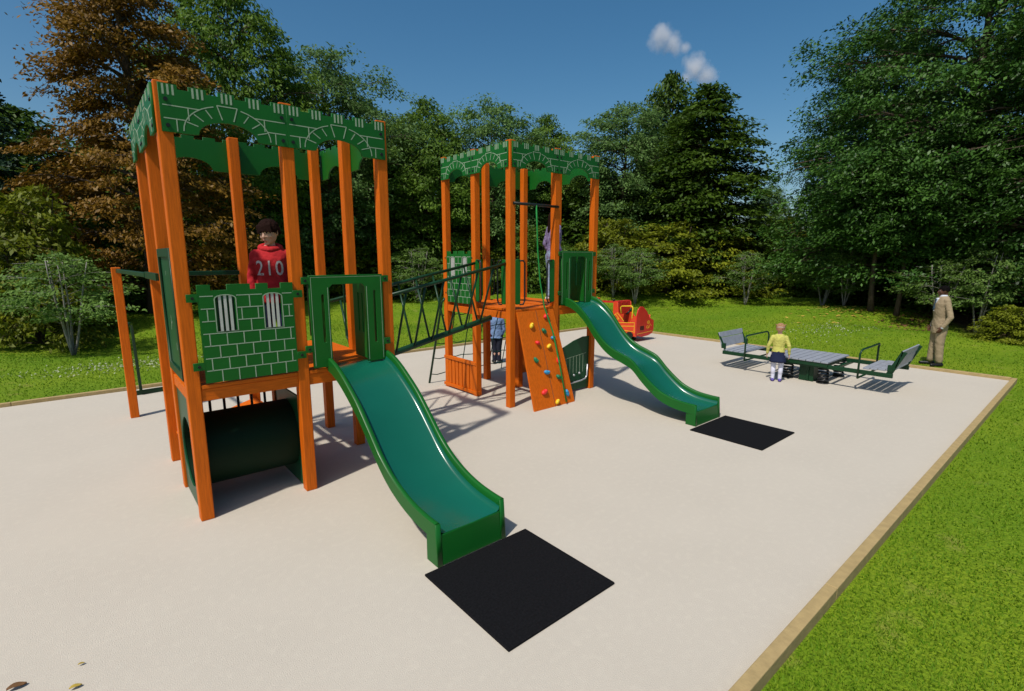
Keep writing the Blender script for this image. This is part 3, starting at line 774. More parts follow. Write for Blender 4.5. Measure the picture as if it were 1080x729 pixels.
def person(name, label, loc, rz, H, hh, pose, skin, hand_curl=.5, vox=.007):
    root = thing(name, label, 'person', loc, None, rz); W = world_of(root)
    J = figure(H, hh, pose); s = H / 1.75; mb = MB()
    torso(mb, J, H)
    mb.capsule(V((0, .005 * H, J['sh'][1])), J['head'] + V((0, .02 * H, -.25 * hh)), .036 * H, .033 * H)
    for n, sg in (('L', 1), ('R', -1)):
        limb(mb, [J['sh' + n], J['el' + n], J['wr' + n]], [.025 * H, .023 * H, .016 * H])
        limb(mb, [J['hip' + n], J['kn' + n], J['an' + n]], [.052 * H, .034 * H, .022 * H])
        mb.ball(J['kn' + n] * .62 + J['an' + n] * .38 + V((0, .012 * H, 0)), (.031 * H, .034 * H, .07 * H), 12, 8)
        limb(mb, [J['an' + n] + V((0, .02 * H, -.02 * H)), J['toe' + n] + V((0, .03 * H, .01 * H))], [.022 * H, .018 * H])
        d = (J['wr' + n] - J['el' + n]); pn = J.get('palm' + n, V((-sg, 0, 0)))
        hand(mb, J['wr' + n], J.get('hd' + n, d), pn, V((0, -1, 0)) if abs(V(pn).y) < .8 else V((-sg, 0, 0)), s * (1.0 if H > 1.4 else 1.02), hand_curl)
    Mh = Matrix.Translation(J['head']) @ J.get('headrot', Matrix.Identity(4)); head(mb, Mh, hh)
    me = fuse(mb, vox, 2, .5); me.transform(W); body = link('body', me, skin, root, recalc=False)
    for sg in (-1, 1):
        e = MB().ball(Mh @ V((sg * .135 * hh, -.325 * hh, .02 * hh)), .044 * hh, 10, 8); m2 = e.mesh(); m2.transform(W); eo = link('eye', m2, EYEW, root)
        e = MB().ball(Mh @ V((sg * .135 * hh, -.352 * hh, .018 * hh)), .033 * hh, 10, 8); m2 = e.mesh(); m2.transform(W); link('iris', m2, IRIS, eo)
        e = MB().capsule(Mh @ V((sg * .06 * hh, -.375 * hh, .105 * hh)), Mh @ V((sg * .21 * hh, -.33 * hh, .11 * hh)), .013 * hh, .009 * hh, 6); m2 = e.mesh(); m2.transform(W); link('eyebrow', m2, HAIR_B, root)
    e = MB().ball(Mh @ V((0, -.372 * hh, -.262 * hh)), (.09 * hh, .03 * hh, .022 * hh), 12, 6).ball(Mh @ V((0, -.365 * hh, -.293 * hh)), (.075 * hh, .03 * hh, .022 * hh), 12, 6); m2 = fuse(e, .003, 1); m2.transform(W); link('lips', m2, LIPD if skin is SKIN_D else LIP, root)
    return root, J, W, Mh, s
def garment(name, mb, W, m, root, vox=.009, smooth=3, wrinkle=.0, seed=0):
    me = fuse(mb, vox, smooth, .6, name)
    if wrinkle:
        n = len(me.vertices); co = np.zeros(n * 3, np.float32); me.vertices.foreach_get('co', co); co = co.reshape(-1, 3)
        nn = np.zeros(n * 3, np.float32); me.vertex_normals.foreach_get('vector', nn); nn = nn.reshape(-1, 3)
        d = np.array([noise.noise(V((x * 9 + seed, y * 9, z * 16 + 3 * math.sin(x * 8)))) + .5 * noise.noise(V((x * 24, y * 24 + seed, z * 36))) for x, y, z in co.tolist()], np.float32)
        me.vertices.foreach_set('co', (co + nn * d[:, None] * wrinkle).ravel()); me.update()
    me.transform(W); return link(name, me, m, root, recalc=False)
def hair_cap(mb, Mh, hh, zlo=-.05, front=.17, r=1.0, clumps=240, length=.16, seed=1, back=-.2, size=.05):
    rg = random.Random(seed)
    mb.ball(Mh @ V((0, .06 * hh, .13 * hh)), [a * hh * r for a in (.36, .41, .39)], 20, 14, Mh.to_3x3())
    for k in range(clumps):
        a = rg.uniform(0, 2 * PI); z = rg.uniform(0, 1) ** .8
        th = math.acos(z * 1.25 - .25) if z * 1.25 - .25 > -1 else 2
        x = math.sin(th) * math.cos(a); y = math.sin(th) * math.sin(a); zz = math.cos(th)
        if y < -.45 and zz < .1: continue
        p = V((x * .365 * r, .06 + y * .415 * r, .12 + zz * .385 * r))
        d = V((x * .16, y * .2, -.95)).normalized() * length * rg.uniform(.6, 1.25); q = p + d
        lim = front if y < -.35 else (zlo if y < .2 else back)
        q.z = max(q.z, lim + rg.uniform(-.05, .04))
        mb.capsule(Mh @ (p * hh), Mh @ (q * hh), size * hh, size * .45 * hh, 6)

# --- boy in the red 210 sweatshirt, on the nearer tower's deck
RZB = math.atan2(FWD.y, FWD.x) - PI / 2
bh, bhh = 1.50, .25
yaw = YAW
hr = Matrix.Rotation(math.radians(-24), 4, 'Z') @ Matrix.Rotation(math.radians(10), 4, 'X') @ Matrix.Rotation(math.radians(-6), 4, 'Y')
bx, by = 1.55, 5.68
root, J, W, Mh, s = person('person', 'dark-haired boy in a red hooded sweatshirt numbered 210 on the nearer tower', (bx, by, D1), yaw + math.radians(17), bh, bhh,
    dict(headrot=hr, elL=(.195, .03, .93), wrL=(.215, -.03, .70), elR=(-.195, .03, .93), wrR=(-.215, -.03, .70)), SKIN_L, vox=.0062)
HOOD = cloth('red_sweatshirt', (.46, .024, .028), 11, .8)
g = MB(); torso(g, J, bh, .022, z0=J['hipz'] - .06 * bh, flare=.004)
for n in 'LR': limb(g, [J['sh' + n] + V((0, 0, -.004)), J['el' + n], J['wr' + n] * .93 + J['el' + n] * .07], [.054, .048, .038])
g.rings([(0, 0, J['hipz'] - .075 * bh, .158, .118), (0, 0, J['hipz'] - .03 * bh, .162, .122)], 20)
hood_ = garment('sweatshirt', g, W, HOOD, root, .009, 3, .006, 2)
g = MB(); zc = J['sh'][1] + .03
ring = [(.092 * math.cos(t), .012 + .088 * math.sin(t), zc + .02 + .022 * math.sin(t)) for t in [2 * PI * k / 20 for k in range(21)]]
g.tube(ring, .03, 10); g.ball((0, .105, zc + .005), (.115, .06, .07), 14, 10)
garment('hood', g, W, HOOD, root, .008, 3, .004, 5)
g = MB()
for sx in (-.03, .03): g.capsule((sx, -.085, zc - .01), (sx * 1.2, -.125, zc - .10), .004, .004, 6)
# number on the chest, laid on the cloth
def on_cloth(target_mesh, name, text, size, cx_, cz_, m, parent, W, sx=1.0, outline=0):
    cu = bpy.data.curves.new('t', 'FONT'); cu.body = text; cu.size = size; cu.align_x = 'CENTER'; cu.align_y = 'CENTER'; cu.space_character = 1.18; cu.offset = .0015; cu.resolution_u = 3
    o = bpy.data.objects.new('t', cu); COL.objects.link(o); dg = bpy.context.evaluated_depsgraph_get(); dg.update(); me = bpy.data.meshes.new_from_object(o.evaluated_get(dg)); bpy.data.objects.remove(o)
    bm = bmesh.new(); bm.from_mesh(me); bmesh.ops.triangulate(bm, faces=bm.faces)
    for _ in range(3): bmesh.ops.subdivide_edges(bm, edges=[e for e in bm.edges if e.calc_length() > .02], cuts=1)
    tm = target_mesh.copy(); tm.transform(W.inverted()) if False else None
    bvh = BVHTree.FromPolygons([v.co for v in tm.vertices], [tuple(p.vertices) for p in tm.polygons])
    for v in bm.verts:
        x = v.co.x * sx + cx_; z = v.co.y + cz_; h = bvh.ray_cast(V((x, -1, z)), V((0, 1, 0)))
        y = h[0].y if h[0] is not None else -.15
        v.co = V((x, y - .0035, z))
    bm.to_mesh(me); bm.free(); me.transform(W); return link(name, me, m, parent)
INK = mat('pale_print', (.60, .52, .50), .8, .2, 40)
on_cloth(hood_.data, 'chest_number', '210', .21, -.004, 1.01, INK, root, W, .74)
g = MB(); hair_cap(g, Mh, bhh, zlo=-.06, front=.10, clumps=300, length=.2, seed=3, back=-.22, size=.055)
for k in range(16):
    x = -.27 + .54 * k / 15; g.capsule(Mh @ V((x * bhh, (-.30 + abs(x) * .25) * bhh, .30 * bhh)), Mh @ V(((x * 1.15 + .02) * bhh, (-.41 + abs(x) * .38) * bhh, (.115 - .03 * (k % 3) - abs(x) * .3) * bhh)), .06 * bhh, .022 * bhh, 6)
garment('hair', g, W, HAIR_B, root, .0055, 1, .002, 1)
JEAN = cloth('blue_denim', (.045, .08, .17), 30, .6, .3)
def trousers(J, H, W, root, m, e=.020, low=.06, name='trousers'):
    g = MB(); g.rings([(0, 0, J['crotch'] - .02 * H, .075 * H + e, .055 * H + e), (0, 0, J['hipz'], .090 * H + e, .064 * H + e), (0, 0, J['hipz'] + .05 * H, .082 * H + e, .058 * H + e)], 18)
    for n in 'LR': limb(g, [J['hip' + n], J['kn' + n], J['an' + n] + V((0, 0, low * H - .045 * H))], [.054 * H + e, .036 * H + e, .030 * H + e])
    return garment(name, g, W, m, root, .010, 3, .004, 7)
def shoes(J, H, W, root, m, hgt=.0):
    for n in 'LR':
        a = J['an' + n]; t = J['toe' + n]; g = MB(); z = .020 * H + min(a.z - .045 * H, 0)
        hl = V((a.x, a.y + .028 * H, a.z - .022 * H)); g.capsule(hl, V((t.x, t.y + .02 * H, t.z + .008 * H)), .025 * H, .021 * H, 10); g.capsule(V((a.x, a.y + .005 * H, a.z - .005 * H)), hl, .024 * H, .025 * H, 10)
        if hgt: g.capsule(V((a.x, a.y + .005 * H, a.z)), V((a.x, a.y, a.z + hgt)), .030 * H, .034 * H, 10)
        garment('shoe', g, W, m, root, .006, 2)
trousers(J, bh, W, root, cloth('dark_navy_cloth', (.02, .025, .06), 30, .5)); shoes(J, bh, W, root, BOLT)

# --- woman on the farther tower
wh, whh = 1.66, .225
root, J, W, Mh, s = person('person', 'long-haired woman in a lilac patterned top, half hidden by a post on the farther tower', (6.88, 6.91, D2), YAW + math.radians(118), wh, whh,
    dict(elL=(.215, .06, 1.06), wrL=(.2, -.06, .86), elR=(-.215, .06, 1.06), wrR=(-.2, -.06, .86)), SKIN_L, vox=.009)
LIL = mat('lilac_pattern', (.36, .30, .48), .85, .1, 30, .5, 14, col2=(.10, .07, .17), spec=.1)
g = MB(); torso(g, J, wh, .016, z0=J['hipz'] - .055 * wh)
for n in 'LR': limb(g, [J['sh' + n], J['el' + n], J['wr' + n] * .9 + J['el' + n] * .1], [.054, .044, .034])
garment('blouse', g, W, LIL, root, .010, 3, .004, 3)
trousers(J, wh, W, root, cloth('pale_denim', (.26, .34, .46), 30, .5, .2)); shoes(J, wh, W, root, mat('white_shoe', (.6, .6, .6), .6))
g = MB(); hair_cap(g, Mh, whh, zlo=-.3, front=.16, clumps=240, length=.35, seed=6, back=-.6); g.capsule(Mh @ V((0, .22 * whh, 0)), Mh @ V((0, .40 * whh, -1.1 * whh)), .085, .06)
garment('hair', g, W, HAIR_B, root, .008, 2, .002, 1)

# --- child behind the net
kh, khh = 1.30, .215
root, J, W, Mh, s = person('person', 'child in a light blue jacket and dark trousers standing behind the farther tower net', (7.13, 8.95, 0), YAW + math.radians(180), kh, khh,
    dict(elL=(.17, .0, .78), wrL=(.11, -.10, .62), elR=(-.17, .0, .78), wrR=(-.11, -.10, .62), anL=(.05, .0, .06), anR=(-.05, .0, .06), knL=(.05, 0, .34), knR=(-.05, 0, .34)), SKIN_L, vox=.009)
g = MB(); torso(g, J, kh, .016, z0=J['hipz'] - .055 * kh, flare=.02); g.rings([(0, 0, .58, .15, .11), (0, 0, .7, .12, .09)], 18)
for n in 'LR': limb(g, [J['sh' + n], J['el' + n], J['wr' + n] * .9 + J['el' + n] * .1], [.045, .038, .032])
garment('jacket', g, W, cloth('light_blue_denim', (.16, .25, .42), 24, .8, .25), root, .009, 3, .005, 3)
trousers(J, kh, W, root, cloth('charcoal_cloth', (.02, .022, .035), 30, .5), .013); shoes(J, kh, W, root, BOLT, .10)
g = MB(); hair_cap(g, Mh, khh, zlo=-.2, front=.16, clumps=200, length=.3, seed=8, back=-.35); garment('hair', g, W, HAIR_B, root, .008, 2)

# --- girl by the seesaw, seen from behind
gh, ghh = 1.14, .195
hr = Matrix.Rotation(math.radians(8), 4, 'Z') @ Matrix.Rotation(math.radians(-3), 4, 'X')
root, J, W, Mh, s = person('person', 'small girl seen from behind in a yellow jumper, navy skirt, white tights and purple shoes', (10.23, 4.07, 0), YAW + math.radians(153), gh, ghh,
    dict(headrot=hr, elL=(.175, .02, .71), wrL=(.19, -.01, .54), elR=(-.175, .02, .71), wrR=(-.19, -.01, .54), anL=(.062, .01, .055), anR=(-.062, .01, .055)), SKIN_L, vox=.006)
g = MB(); torso(g, J, gh, .014, z0=J['hipz'] - .02 * gh)
for n in 'LR': limb(g, [J['sh' + n], J['el' + n], J['wr' + n] * .9 + J['el' + n] * .1], [.042, .035, .027])
garment('jumper', g, W, cloth('yellow_wool', (.50, .48, .12), 26, .8), root, .007, 3, .003, 3)
g = MB(); sk = []; zt_, zb_ = J['hipz'] + .04, .385
for k in range(8):
    t = k / 7; sk.append((0, 0, zb_ + (zt_ - zb_) * t, .150 - .045 * t, .118 - .036 * t))
g.rings(sk, 28); me = g.mesh()
for v in me.vertices:
    a = math.atan2(v.co.y, v.co.x); t = (zt_ - v.co.z) / (zt_ - zb_); f = 1 + .05 * t * math.sin(a * 13); v.co.x *= f; v.co.y *= f
me.transform(W); link('skirt', me, cloth('navy_cloth', (.016, .022, .055), 30, .5), root)
TI = cloth('white_tights', (.62, .62, .72), 60, .3, .04)
for n in 'LR':
    g = MB(); limb(g, [J['hip' + n] - V((0, 0, .04)), J['kn' + n], J['an' + n]], [.066, .047, .033]); g.ball(J['kn' + n] * .6 + J['an' + n] * .4 + V((0, .012, 0)), (.043, .045, .09)); garment('tights_leg', g, W, TI, root, .006, 3)
shoes(J, gh, W, root, mat('purple_shoe', (.10, .07, .30), .5, .1, 10))
g = MB(); hair_cap(g, Mh, ghh, zlo=-.12, front=.17, clumps=260, length=.22, seed=9, back=-.18, size=.05)
for sx in (-1, 1):
    for k in range(9): g.capsule(Mh @ V((sx * .30 * ghh, .12 * ghh, .30 * ghh)), Mh @ V((sx * (.48 + .03 * math.sin(k)) * ghh, (.12 + .06 * math.cos(k * 2)) * ghh, (.42 + .05 * math.sin(k * 3)) * ghh)), .045 * ghh, .012 * ghh, 6)
garment('hair', g, W, HAIR_A, root, .005, 1, .002)
g = MB(); rr = [Mh @ V((.375 * ghh * math.cos(t), (.06 + .425 * math.sin(t)) * ghh, (.10 + .10 * math.sin(t * 1)) * ghh)) for t in [2 * PI * k / 28 for k in range(29)]]
g.tube(rr, .034 * ghh, 8); me = g.mesh(); me.transform(W); link('headband', me, mat('pale_headband', (.55, .45, .42), .7), root)

# --- man in the beige suit
mh, mhh = 1.80, .235
hr = Matrix.Rotation(math.radians(-6), 4, 'Z')
root, J, W, Mh, s = person('person', 'man in a beige suit standing on the grass behind the right seesaw seat', (14.65, 2.44, -.03), YAW + math.radians(-106), mh, mhh,
    dict(headrot=hr, elL=(.275, .06, 1.12), wrL=(.235, -.05, .89), elR=(-.275, .06, 1.12), wrR=(-.235, -.05, .89), anL=(.11, .03, .08), anR=(-.10, -.04, .08), knL=(.10, 0, .49), knR=(-.10, -.02, .49), toeL=(.17, -.16, .02), toeR=(-.15, -.24, .02)), SKIN_D, vox=.008)
BEI = cloth('beige_suit', (.31, .24, .148), 12, .6, .08)
g = MB(); torso(g, J, mh, .022, z0=J['hipz'] - .06 * mh, flare=.006); g.rings([(0, 0, J['hipz'] - .10 * mh, .198, .142), (0, 0, J['hipz'], .188, .138)], 20)
for n, sg in (('L', 1), ('R', -1)):
    limb(g, [J['sh' + n] + V((-sg * .004, 0, -.004)), J['el' + n], J['wr' + n] * .93 + J['el' + n] * .07], [.064, .056, .044])
garment('suit_jacket', g, W, BEI, root, .009, 3, .005, 3)
trousers(J, mh, W, root, BEI, .020, .075, 'suit_trousers'); shoes(J, mh, W, root, mat('black_shoe', (.012, .012, .012), .35))
g = MB(); zc = J['sh'][1]
g.rings([(0, 0, zc - .03, .10, .085), (0, 0, zc + .05, .085, .075), (0, -.003, zc + .105, .072, .068)], 20)
g.add([(-.055, -.13, zc + .02), (.055, -.13, zc + .02), (.0, -.158, zc - .26), (-.04, -.06, zc + .05), (.04, -.06, zc + .05), (0, -.10, zc - .26)], [(0, 2, 1), (3, 4, 5), (0, 1, 4, 3), (1, 2, 5, 4), (0, 3, 5, 2)])
garment('shirt', g, W, mat('pale_shirt', (.62, .66, .72), .7, .03), root, .006, 2)
g = MB(); g.add([(-.016, -.142, zc + .02), (.016, -.142, zc + .02), (.028, -.166, zc - .20), (0, -.168, zc - .24), (-.028, -.166, zc - .20), (-.016, -.12, zc + .02), (.016, -.12, zc + .02), (.028, -.14, zc - .20), (0, -.14, zc - .24), (-.028, -.14, zc - .20)], [(0, 1, 2, 3, 4), (9, 8, 7, 6, 5), (0, 5, 6, 1), (1, 6, 7, 2), (2, 7, 8, 3), (3, 8, 9, 4), (4, 9, 5, 0)])
me = g.mesh(); me.transform(W); link('tie', me, mat('grey_blue_tie', (.05, .08, .11), .6), root)
for n in 'LR':
    d = (J['wr' + n] - J['el' + n]).normalized(); g = MB().capsule(J['wr' + n] - d * .03, J['wr' + n] + d * .002, .036, .035, 12); me = g.mesh(); me.transform(W); link('shirt_cuff', me, mat('pale_shirt', (.62, .66, .72)), root)
g = MB(); hair_cap(g, Mh, mhh, zlo=.0, front=.20, clumps=200, length=.05, seed=10, back=-.10, size=.04, r=.99); garment('hair', g, W, HAIR_K, root, .007, 2)
# ------------------------------------------------------------------ ground
def terrain(x, y):
    dx = max(-6.5 - x, x - 13.9, 0); dy = max(1.0 - y, y - 11.5, 0)
    d = math.hypot(dx, dy)
    if y < 1.0 and x < 14: d = min(d, dy)
    k = max(0, min(1, (d - 1.5) / 6)); k = k * k * (3 - 2 * k)
    far = max(0, min(1, (60 - math.hypot(x, y)) / 20))
    u = (x * .75 + y * .66); v = (x * -.66 + y * .75)
    h = .16 * math.sin(u * .9 + .8 * math.sin(v * .22)) + .12 * math.sin(u * .43 + v * .31 + 1.3) + .22 * noise.noise(V((x * .13, y * .13, 0)))
    if y < 1: h *= .25
    return -.035 + k * (h + .10) * (.25 + .75 * far)

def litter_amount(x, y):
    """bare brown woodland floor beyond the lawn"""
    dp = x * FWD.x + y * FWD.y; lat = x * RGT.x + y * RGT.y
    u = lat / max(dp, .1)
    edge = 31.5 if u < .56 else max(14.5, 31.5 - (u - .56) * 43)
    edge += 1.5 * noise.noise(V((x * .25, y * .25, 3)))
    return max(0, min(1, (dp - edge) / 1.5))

xs = [0]; st = .4
while xs[-1] < 420:
    if xs[-1] > 26: st *= 1.16
    xs.append(xs[-1] + st)
gx = sorted([12 - a for a in xs[1:]] + [12 + a for a in xs]); gy = sorted([12 - a for a in xs[1:]] + [12 + a for a in xs])
vs = [(x, y, terrain(x, y)) for y in gy for x in gx]; n = len(gx)
fs = [(j * n + i, j * n + i + 1, (j + 1) * n + i + 1, (j + 1) * n + i) for j in range(len(gy) - 1) for i in range(n - 1)]
me = bpy.data.meshes.new('lawn'); me.from_pydata(vs, [], fs); me.update()
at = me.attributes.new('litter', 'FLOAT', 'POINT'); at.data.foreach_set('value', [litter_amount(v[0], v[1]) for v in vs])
me.polygons.foreach_set('use_smooth', [True] * len(fs))
gm = bpy.data.materials.new('lawn'); gm.use_nodes = True
nt = gm.node_tree; N = nt.nodes; L = nt.links; b = N['Principled BSDF']; b.inputs['Roughness'].default_value = .8; b.inputs['Specular IOR Level'].default_value = .15
tc = N.new('ShaderNodeTexCoord')
def nz(sc, det=4, src=None):
    t = N.new('ShaderNodeTexNoise'); t.inputs['Scale'].default_value = sc; t.inputs['Detail'].default_value = det; L.new(tc.outputs['Object'], t.inputs['Vector']); return t
def mixc(a, bb, f):
    m = N.new('ShaderNodeMix'); m.data_type = 'RGBA'
    for i, c in ((6, a), (7, bb)):
        if isinstance(c, tuple): m.inputs[i].default_value = (*c, 1)
        else: L.new(c, m.inputs[i])
    L.new(f, m.inputs[0]); return m.outputs[2]
def ramp(src, a, c):
    r = N.new('ShaderNodeValToRGB'); r.color_ramp.elements[0].position = a; r.color_ramp.elements[1].position = c; L.new(src, r.inputs[0]); return r.outputs[0]
c1 = mixc((.118, .215, .007), (.20, .28, .012), ramp(nz(.35).outputs[0], .35, .65))
c2 = mixc(c1, (.075, .15, .005), ramp(nz(30, 6).outputs[0], .45, .72))
c3 = mixc(c2, (.25, .25, .05), ramp(nz(2.3, 6).outputs[0], .60, .80))
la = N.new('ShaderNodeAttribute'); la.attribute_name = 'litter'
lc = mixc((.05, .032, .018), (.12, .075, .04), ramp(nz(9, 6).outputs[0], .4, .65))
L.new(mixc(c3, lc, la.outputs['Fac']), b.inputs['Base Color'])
bp = N.new('ShaderNodeBump'); bp.inputs['Strength'].default_value = .9; bp.inputs['Distance'].default_value = .04; L.new(nz(38, 6).outputs[0], bp.inputs['Height']); L.new(bp.outputs[0], b.inputs['Normal'])
structure(link('lawn', me, gm, None, recalc=False))

# safety surface
PX0, PX1, PY0, PY1 = -6.0, 13.77, 1.09, 11.38
sm_ = mat('safety_surface', (.50, .452, .374), .85, .02, 1.2, .0)
nt = sm_.node_tree; N = nt.nodes; L = nt.links; b = N['Principled BSDF']
base = [l.from_socket for l in L if l.to_socket == b.inputs['Base Color']][0]
tc = N.new('ShaderNodeTexCoord'); sp = nz(170, 3); s2 = nz(16, 5)
g = mixc(base, (.43, .385, .31), ramp(sp.outputs[0], .56, .74)); g = mixc(g, (.53, .482, .396), ramp(s2.outputs[0], .5, .85))
L.new(g, b.inputs['Base Color'])
bp = N.new('ShaderNodeBump'); bp.inputs['Strength'].default_value = .5; bp.inputs['Distance'].default_value = .006; L.new(nz(150, 4).outputs[0], bp.inputs['Height']); L.new(bp.outputs[0], b.inputs['Normal'])
mb = MB(); mb.box(PX0, PX1, PY0, PY1, -.03, 0); structure(mb.build('safety_surface', sm_))
ED = thing('timber_edging', 'low pale pine edging round the sand-coloured play area', 'edging', (13.8, 1.05, 0))
def edge_run(p, q, n):
    p = V(p); q = V(q)
    for k in range(n):
        a = p.lerp(q, k / n); c = p.lerp(q, (k + 1) / n); d = (c - a).normalized() * .003
        MB().beam(a + d, c - d, .08, .13).build('sleeper', TIMBER, ED, .006)
edge_run((PX0, 1.045, -.005), (13.81, 1.045, -.005), 8)
edge_run((13.815, 1.09, -.005), (13.815, 11.38, -.005), 4)
edge_run((13.81, 11.425, -.005), (PX0, 11.425, -.005), 8)

# ------------------------------------------------------------------ grass blades
rng = np.random.default_rng(3)
def grass(n):
    r = np.exp(rng.uniform(math.log(1.6), math.log(34), n)); t = rng.uniform(math.radians(-56), math.radians(56), n)
    fx = FWD.x * np.cos(t) + RGT.x * np.sin(t); fy = FWD.y * np.cos(t) + RGT.y * np.sin(t)
    x = fx * r; y = fy * r
    out = ~((x > PX0) & (x < 13.87) & (y > .99) & (y < 11.48)); x = x[out]; y = y[out]; r = r[out]
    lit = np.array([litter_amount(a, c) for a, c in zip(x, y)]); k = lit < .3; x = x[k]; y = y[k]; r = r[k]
    z = np.array([terrain(a, c) for a, c in zip(x, y)]) - .004
    m = len(x); h = rng.uniform(.014, .034, m) * (1 + r * .02); w = .0035 + .0008 * r
    an = rng.uniform(0, 2 * PI, m); lean = rng.uniform(.1, .9, m) * h; la = rng.uniform(0, 2 * PI, m)
    P = np.zeros((m, 3, 3))
    P[:, 0, 0] = x - np.cos(an) * w; P[:, 0, 1] = y - np.sin(an) * w; P[:, 0, 2] = z
    P[:, 1, 0] = x + np.cos(an) * w; P[:, 1, 1] = y + np.sin(an) * w; P[:, 1, 2] = z
    P[:, 2, 0] = x + np.cos(la) * lean; P[:, 2, 1] = y + np.sin(la) * lean; P[:, 2, 2] = z + h
    return P.reshape(-1, 3), m
def raw_mesh(name, verts, nf, k, tint=None):
    me = bpy.data.meshes.new(name); me.vertices.add(len(verts)); me.vertices.foreach_set('co', verts.astype(np.float32).ravel())
    me.loops.add(nf * k); me.loops.foreach_set('vertex_index', np.arange(nf * k, dtype=np.int32))
    me.polygons.add(nf); me.polygons.foreach_set('loop_start', np.arange(0, nf * k, k, dtype=np.int32)); me.polygons.foreach_set('loop_total', np.full(nf, k, dtype=np.int32))
    if tint is not None:
        a = me.attributes.new('tint', 'FLOAT', 'FACE'); a.data.foreach_set('value', tint.astype(np.float32))
    me.update(); me.validate(); return me
P, m = grass(330000)
GRASS = leafmat('grass_blade', (.105, .225, .007), (.25, .345, .025), .35, .6)
me = raw_mesh('grass', P, m, 3, rng.uniform(0, 1, m) ** 1.5)
tag(link('grass', me, GRASS, None, recalc=False), 'short bright green grass blades covering the lawn', 'grass', kind='stuff')

# fallen leaves and petals on the grass
def flecks(name, cx, cy, sx, sy, n, size, material, label, cat):
    a = rng.normal(0, 1, (n, 2)); x = cx + a[:, 0] * sx; y = cy + a[:, 1] * sy
    out = ~((x < 13.87) & (y > .99) & (y < 11.48) & (x > PX0)); x = x[out]; y = y[out]; n = len(x)
    z = np.array([terrain(p, q) for p, q in zip(x, y)]) + .02
    an = rng.uniform(0, 6.28, n); s = size * rng.uniform(.6, 1.4, n); P = np.zeros((n, 4, 3))
    for k, (l, wd) in enumerate(((1, 0), (0, .6), (-1, 0), (0, -.6))):
        P[:, k, 0] = x + s * (np.cos(an) * l - np.sin(an) * wd); P[:, k, 1] = y + s * (np.sin(an) * l + np.cos(an) * wd); P[:, k, 2] = z + rng.uniform(-.015, .03, n)
    o = link(name, raw_mesh(name, P.reshape(-1, 3), n, 4), material, None, recalc=False); tag(o, label, cat, kind='stuff'); return o
LEAFY = mat('yellow_dead_leaf', (.42, .30, .05), .7, .5, 3); PET = mat('pale_petal', (.30, .33, .20), .7, .2, 3); DEADL = mat('brown_dead_leaf', (.16, .08, .03), .8, .5, 3)
x, y = spot(905, 20.5); flecks('fallen_leaves', x, y, 1.6, .9, 190, .075, LEAFY, 'yellow leaves scattered on the lawn left of the man in the suit', 'leaves')
x, y = spot(985, 19.6); flecks('leaf_litter', x, y, 1.3, .45, 420, .07, DEADL, 'dark brown leaf patch on the lawn behind the man in the suit', 'leaves')
x, y = spot(118, 11.2); flecks('white_petals', x, y, 1.0, .35, 520, .02, PET, 'pale petals scattered on the grass at the left edge of the play area', 'petals')
x, y = spot(880, 16.2); flecks('white_petals', x, y, 1.0, .6, 300, .02, PET, 'pale petals scattered on the grass behind the seesaw', 'petals')
def sandpt(u, v):
    d = V((RGT.x * (u - 540) / 537, RGT.y * (u - 540) / 537, 0)); a = math.atan((v - 364.5) / 537)
    f = FWD * math.cos(PITCH) + V((0, 0, -math.sin(PITCH))); up = FWD * math.sin(PITCH) + V((0, 0, math.cos(PITCH)))
    r = f + d - up * ((v - 364.5) / 537); t = -CAMH / r.z; return r.x * t, r.y * t
for (u, v, s, m_, lab) in ((18, 726.5, .042, DEADL, 'curled brown leaf on the sand in the bottom left corner'), (80, 726.5, .028, LEAFY, 'larger of two small yellow leaves on the sand near the bottom left corner'), (86, 702, .016, LEAFY, 'smallest yellow leaf lying alone on the sand near the bottom left')):
    x, y = sandpt(u, v); mb = MB(); vv = []; ff = []
    for i in range(7):
        t = i / 6; w = s * .5 * math.sin(PI * min(1, t * .93 + .05)) ** .7
        for k, q in enumerate((-1, -.5, 0, .5, 1)): vv.append((x + (t - .5) * 2 * s, y + q * w + .1 * s * math.sin(3 * t), .012 + .25 * s * q * q + .12 * s * math.sin(5 * t)))
    for i in range(6):
        for k in range(4): ff.append((i * 5 + k, i * 5 + k + 1, i * 5 + k + 6, i * 5 + k + 5))
    mb.add(vv, ff, True); o = mb.build('fallen_leaf', m_); so = o.modifiers.new('s', 'SOLIDIFY'); so.thickness = .001
    tag(o, lab, 'leaf', 'leaves fallen on the sand')
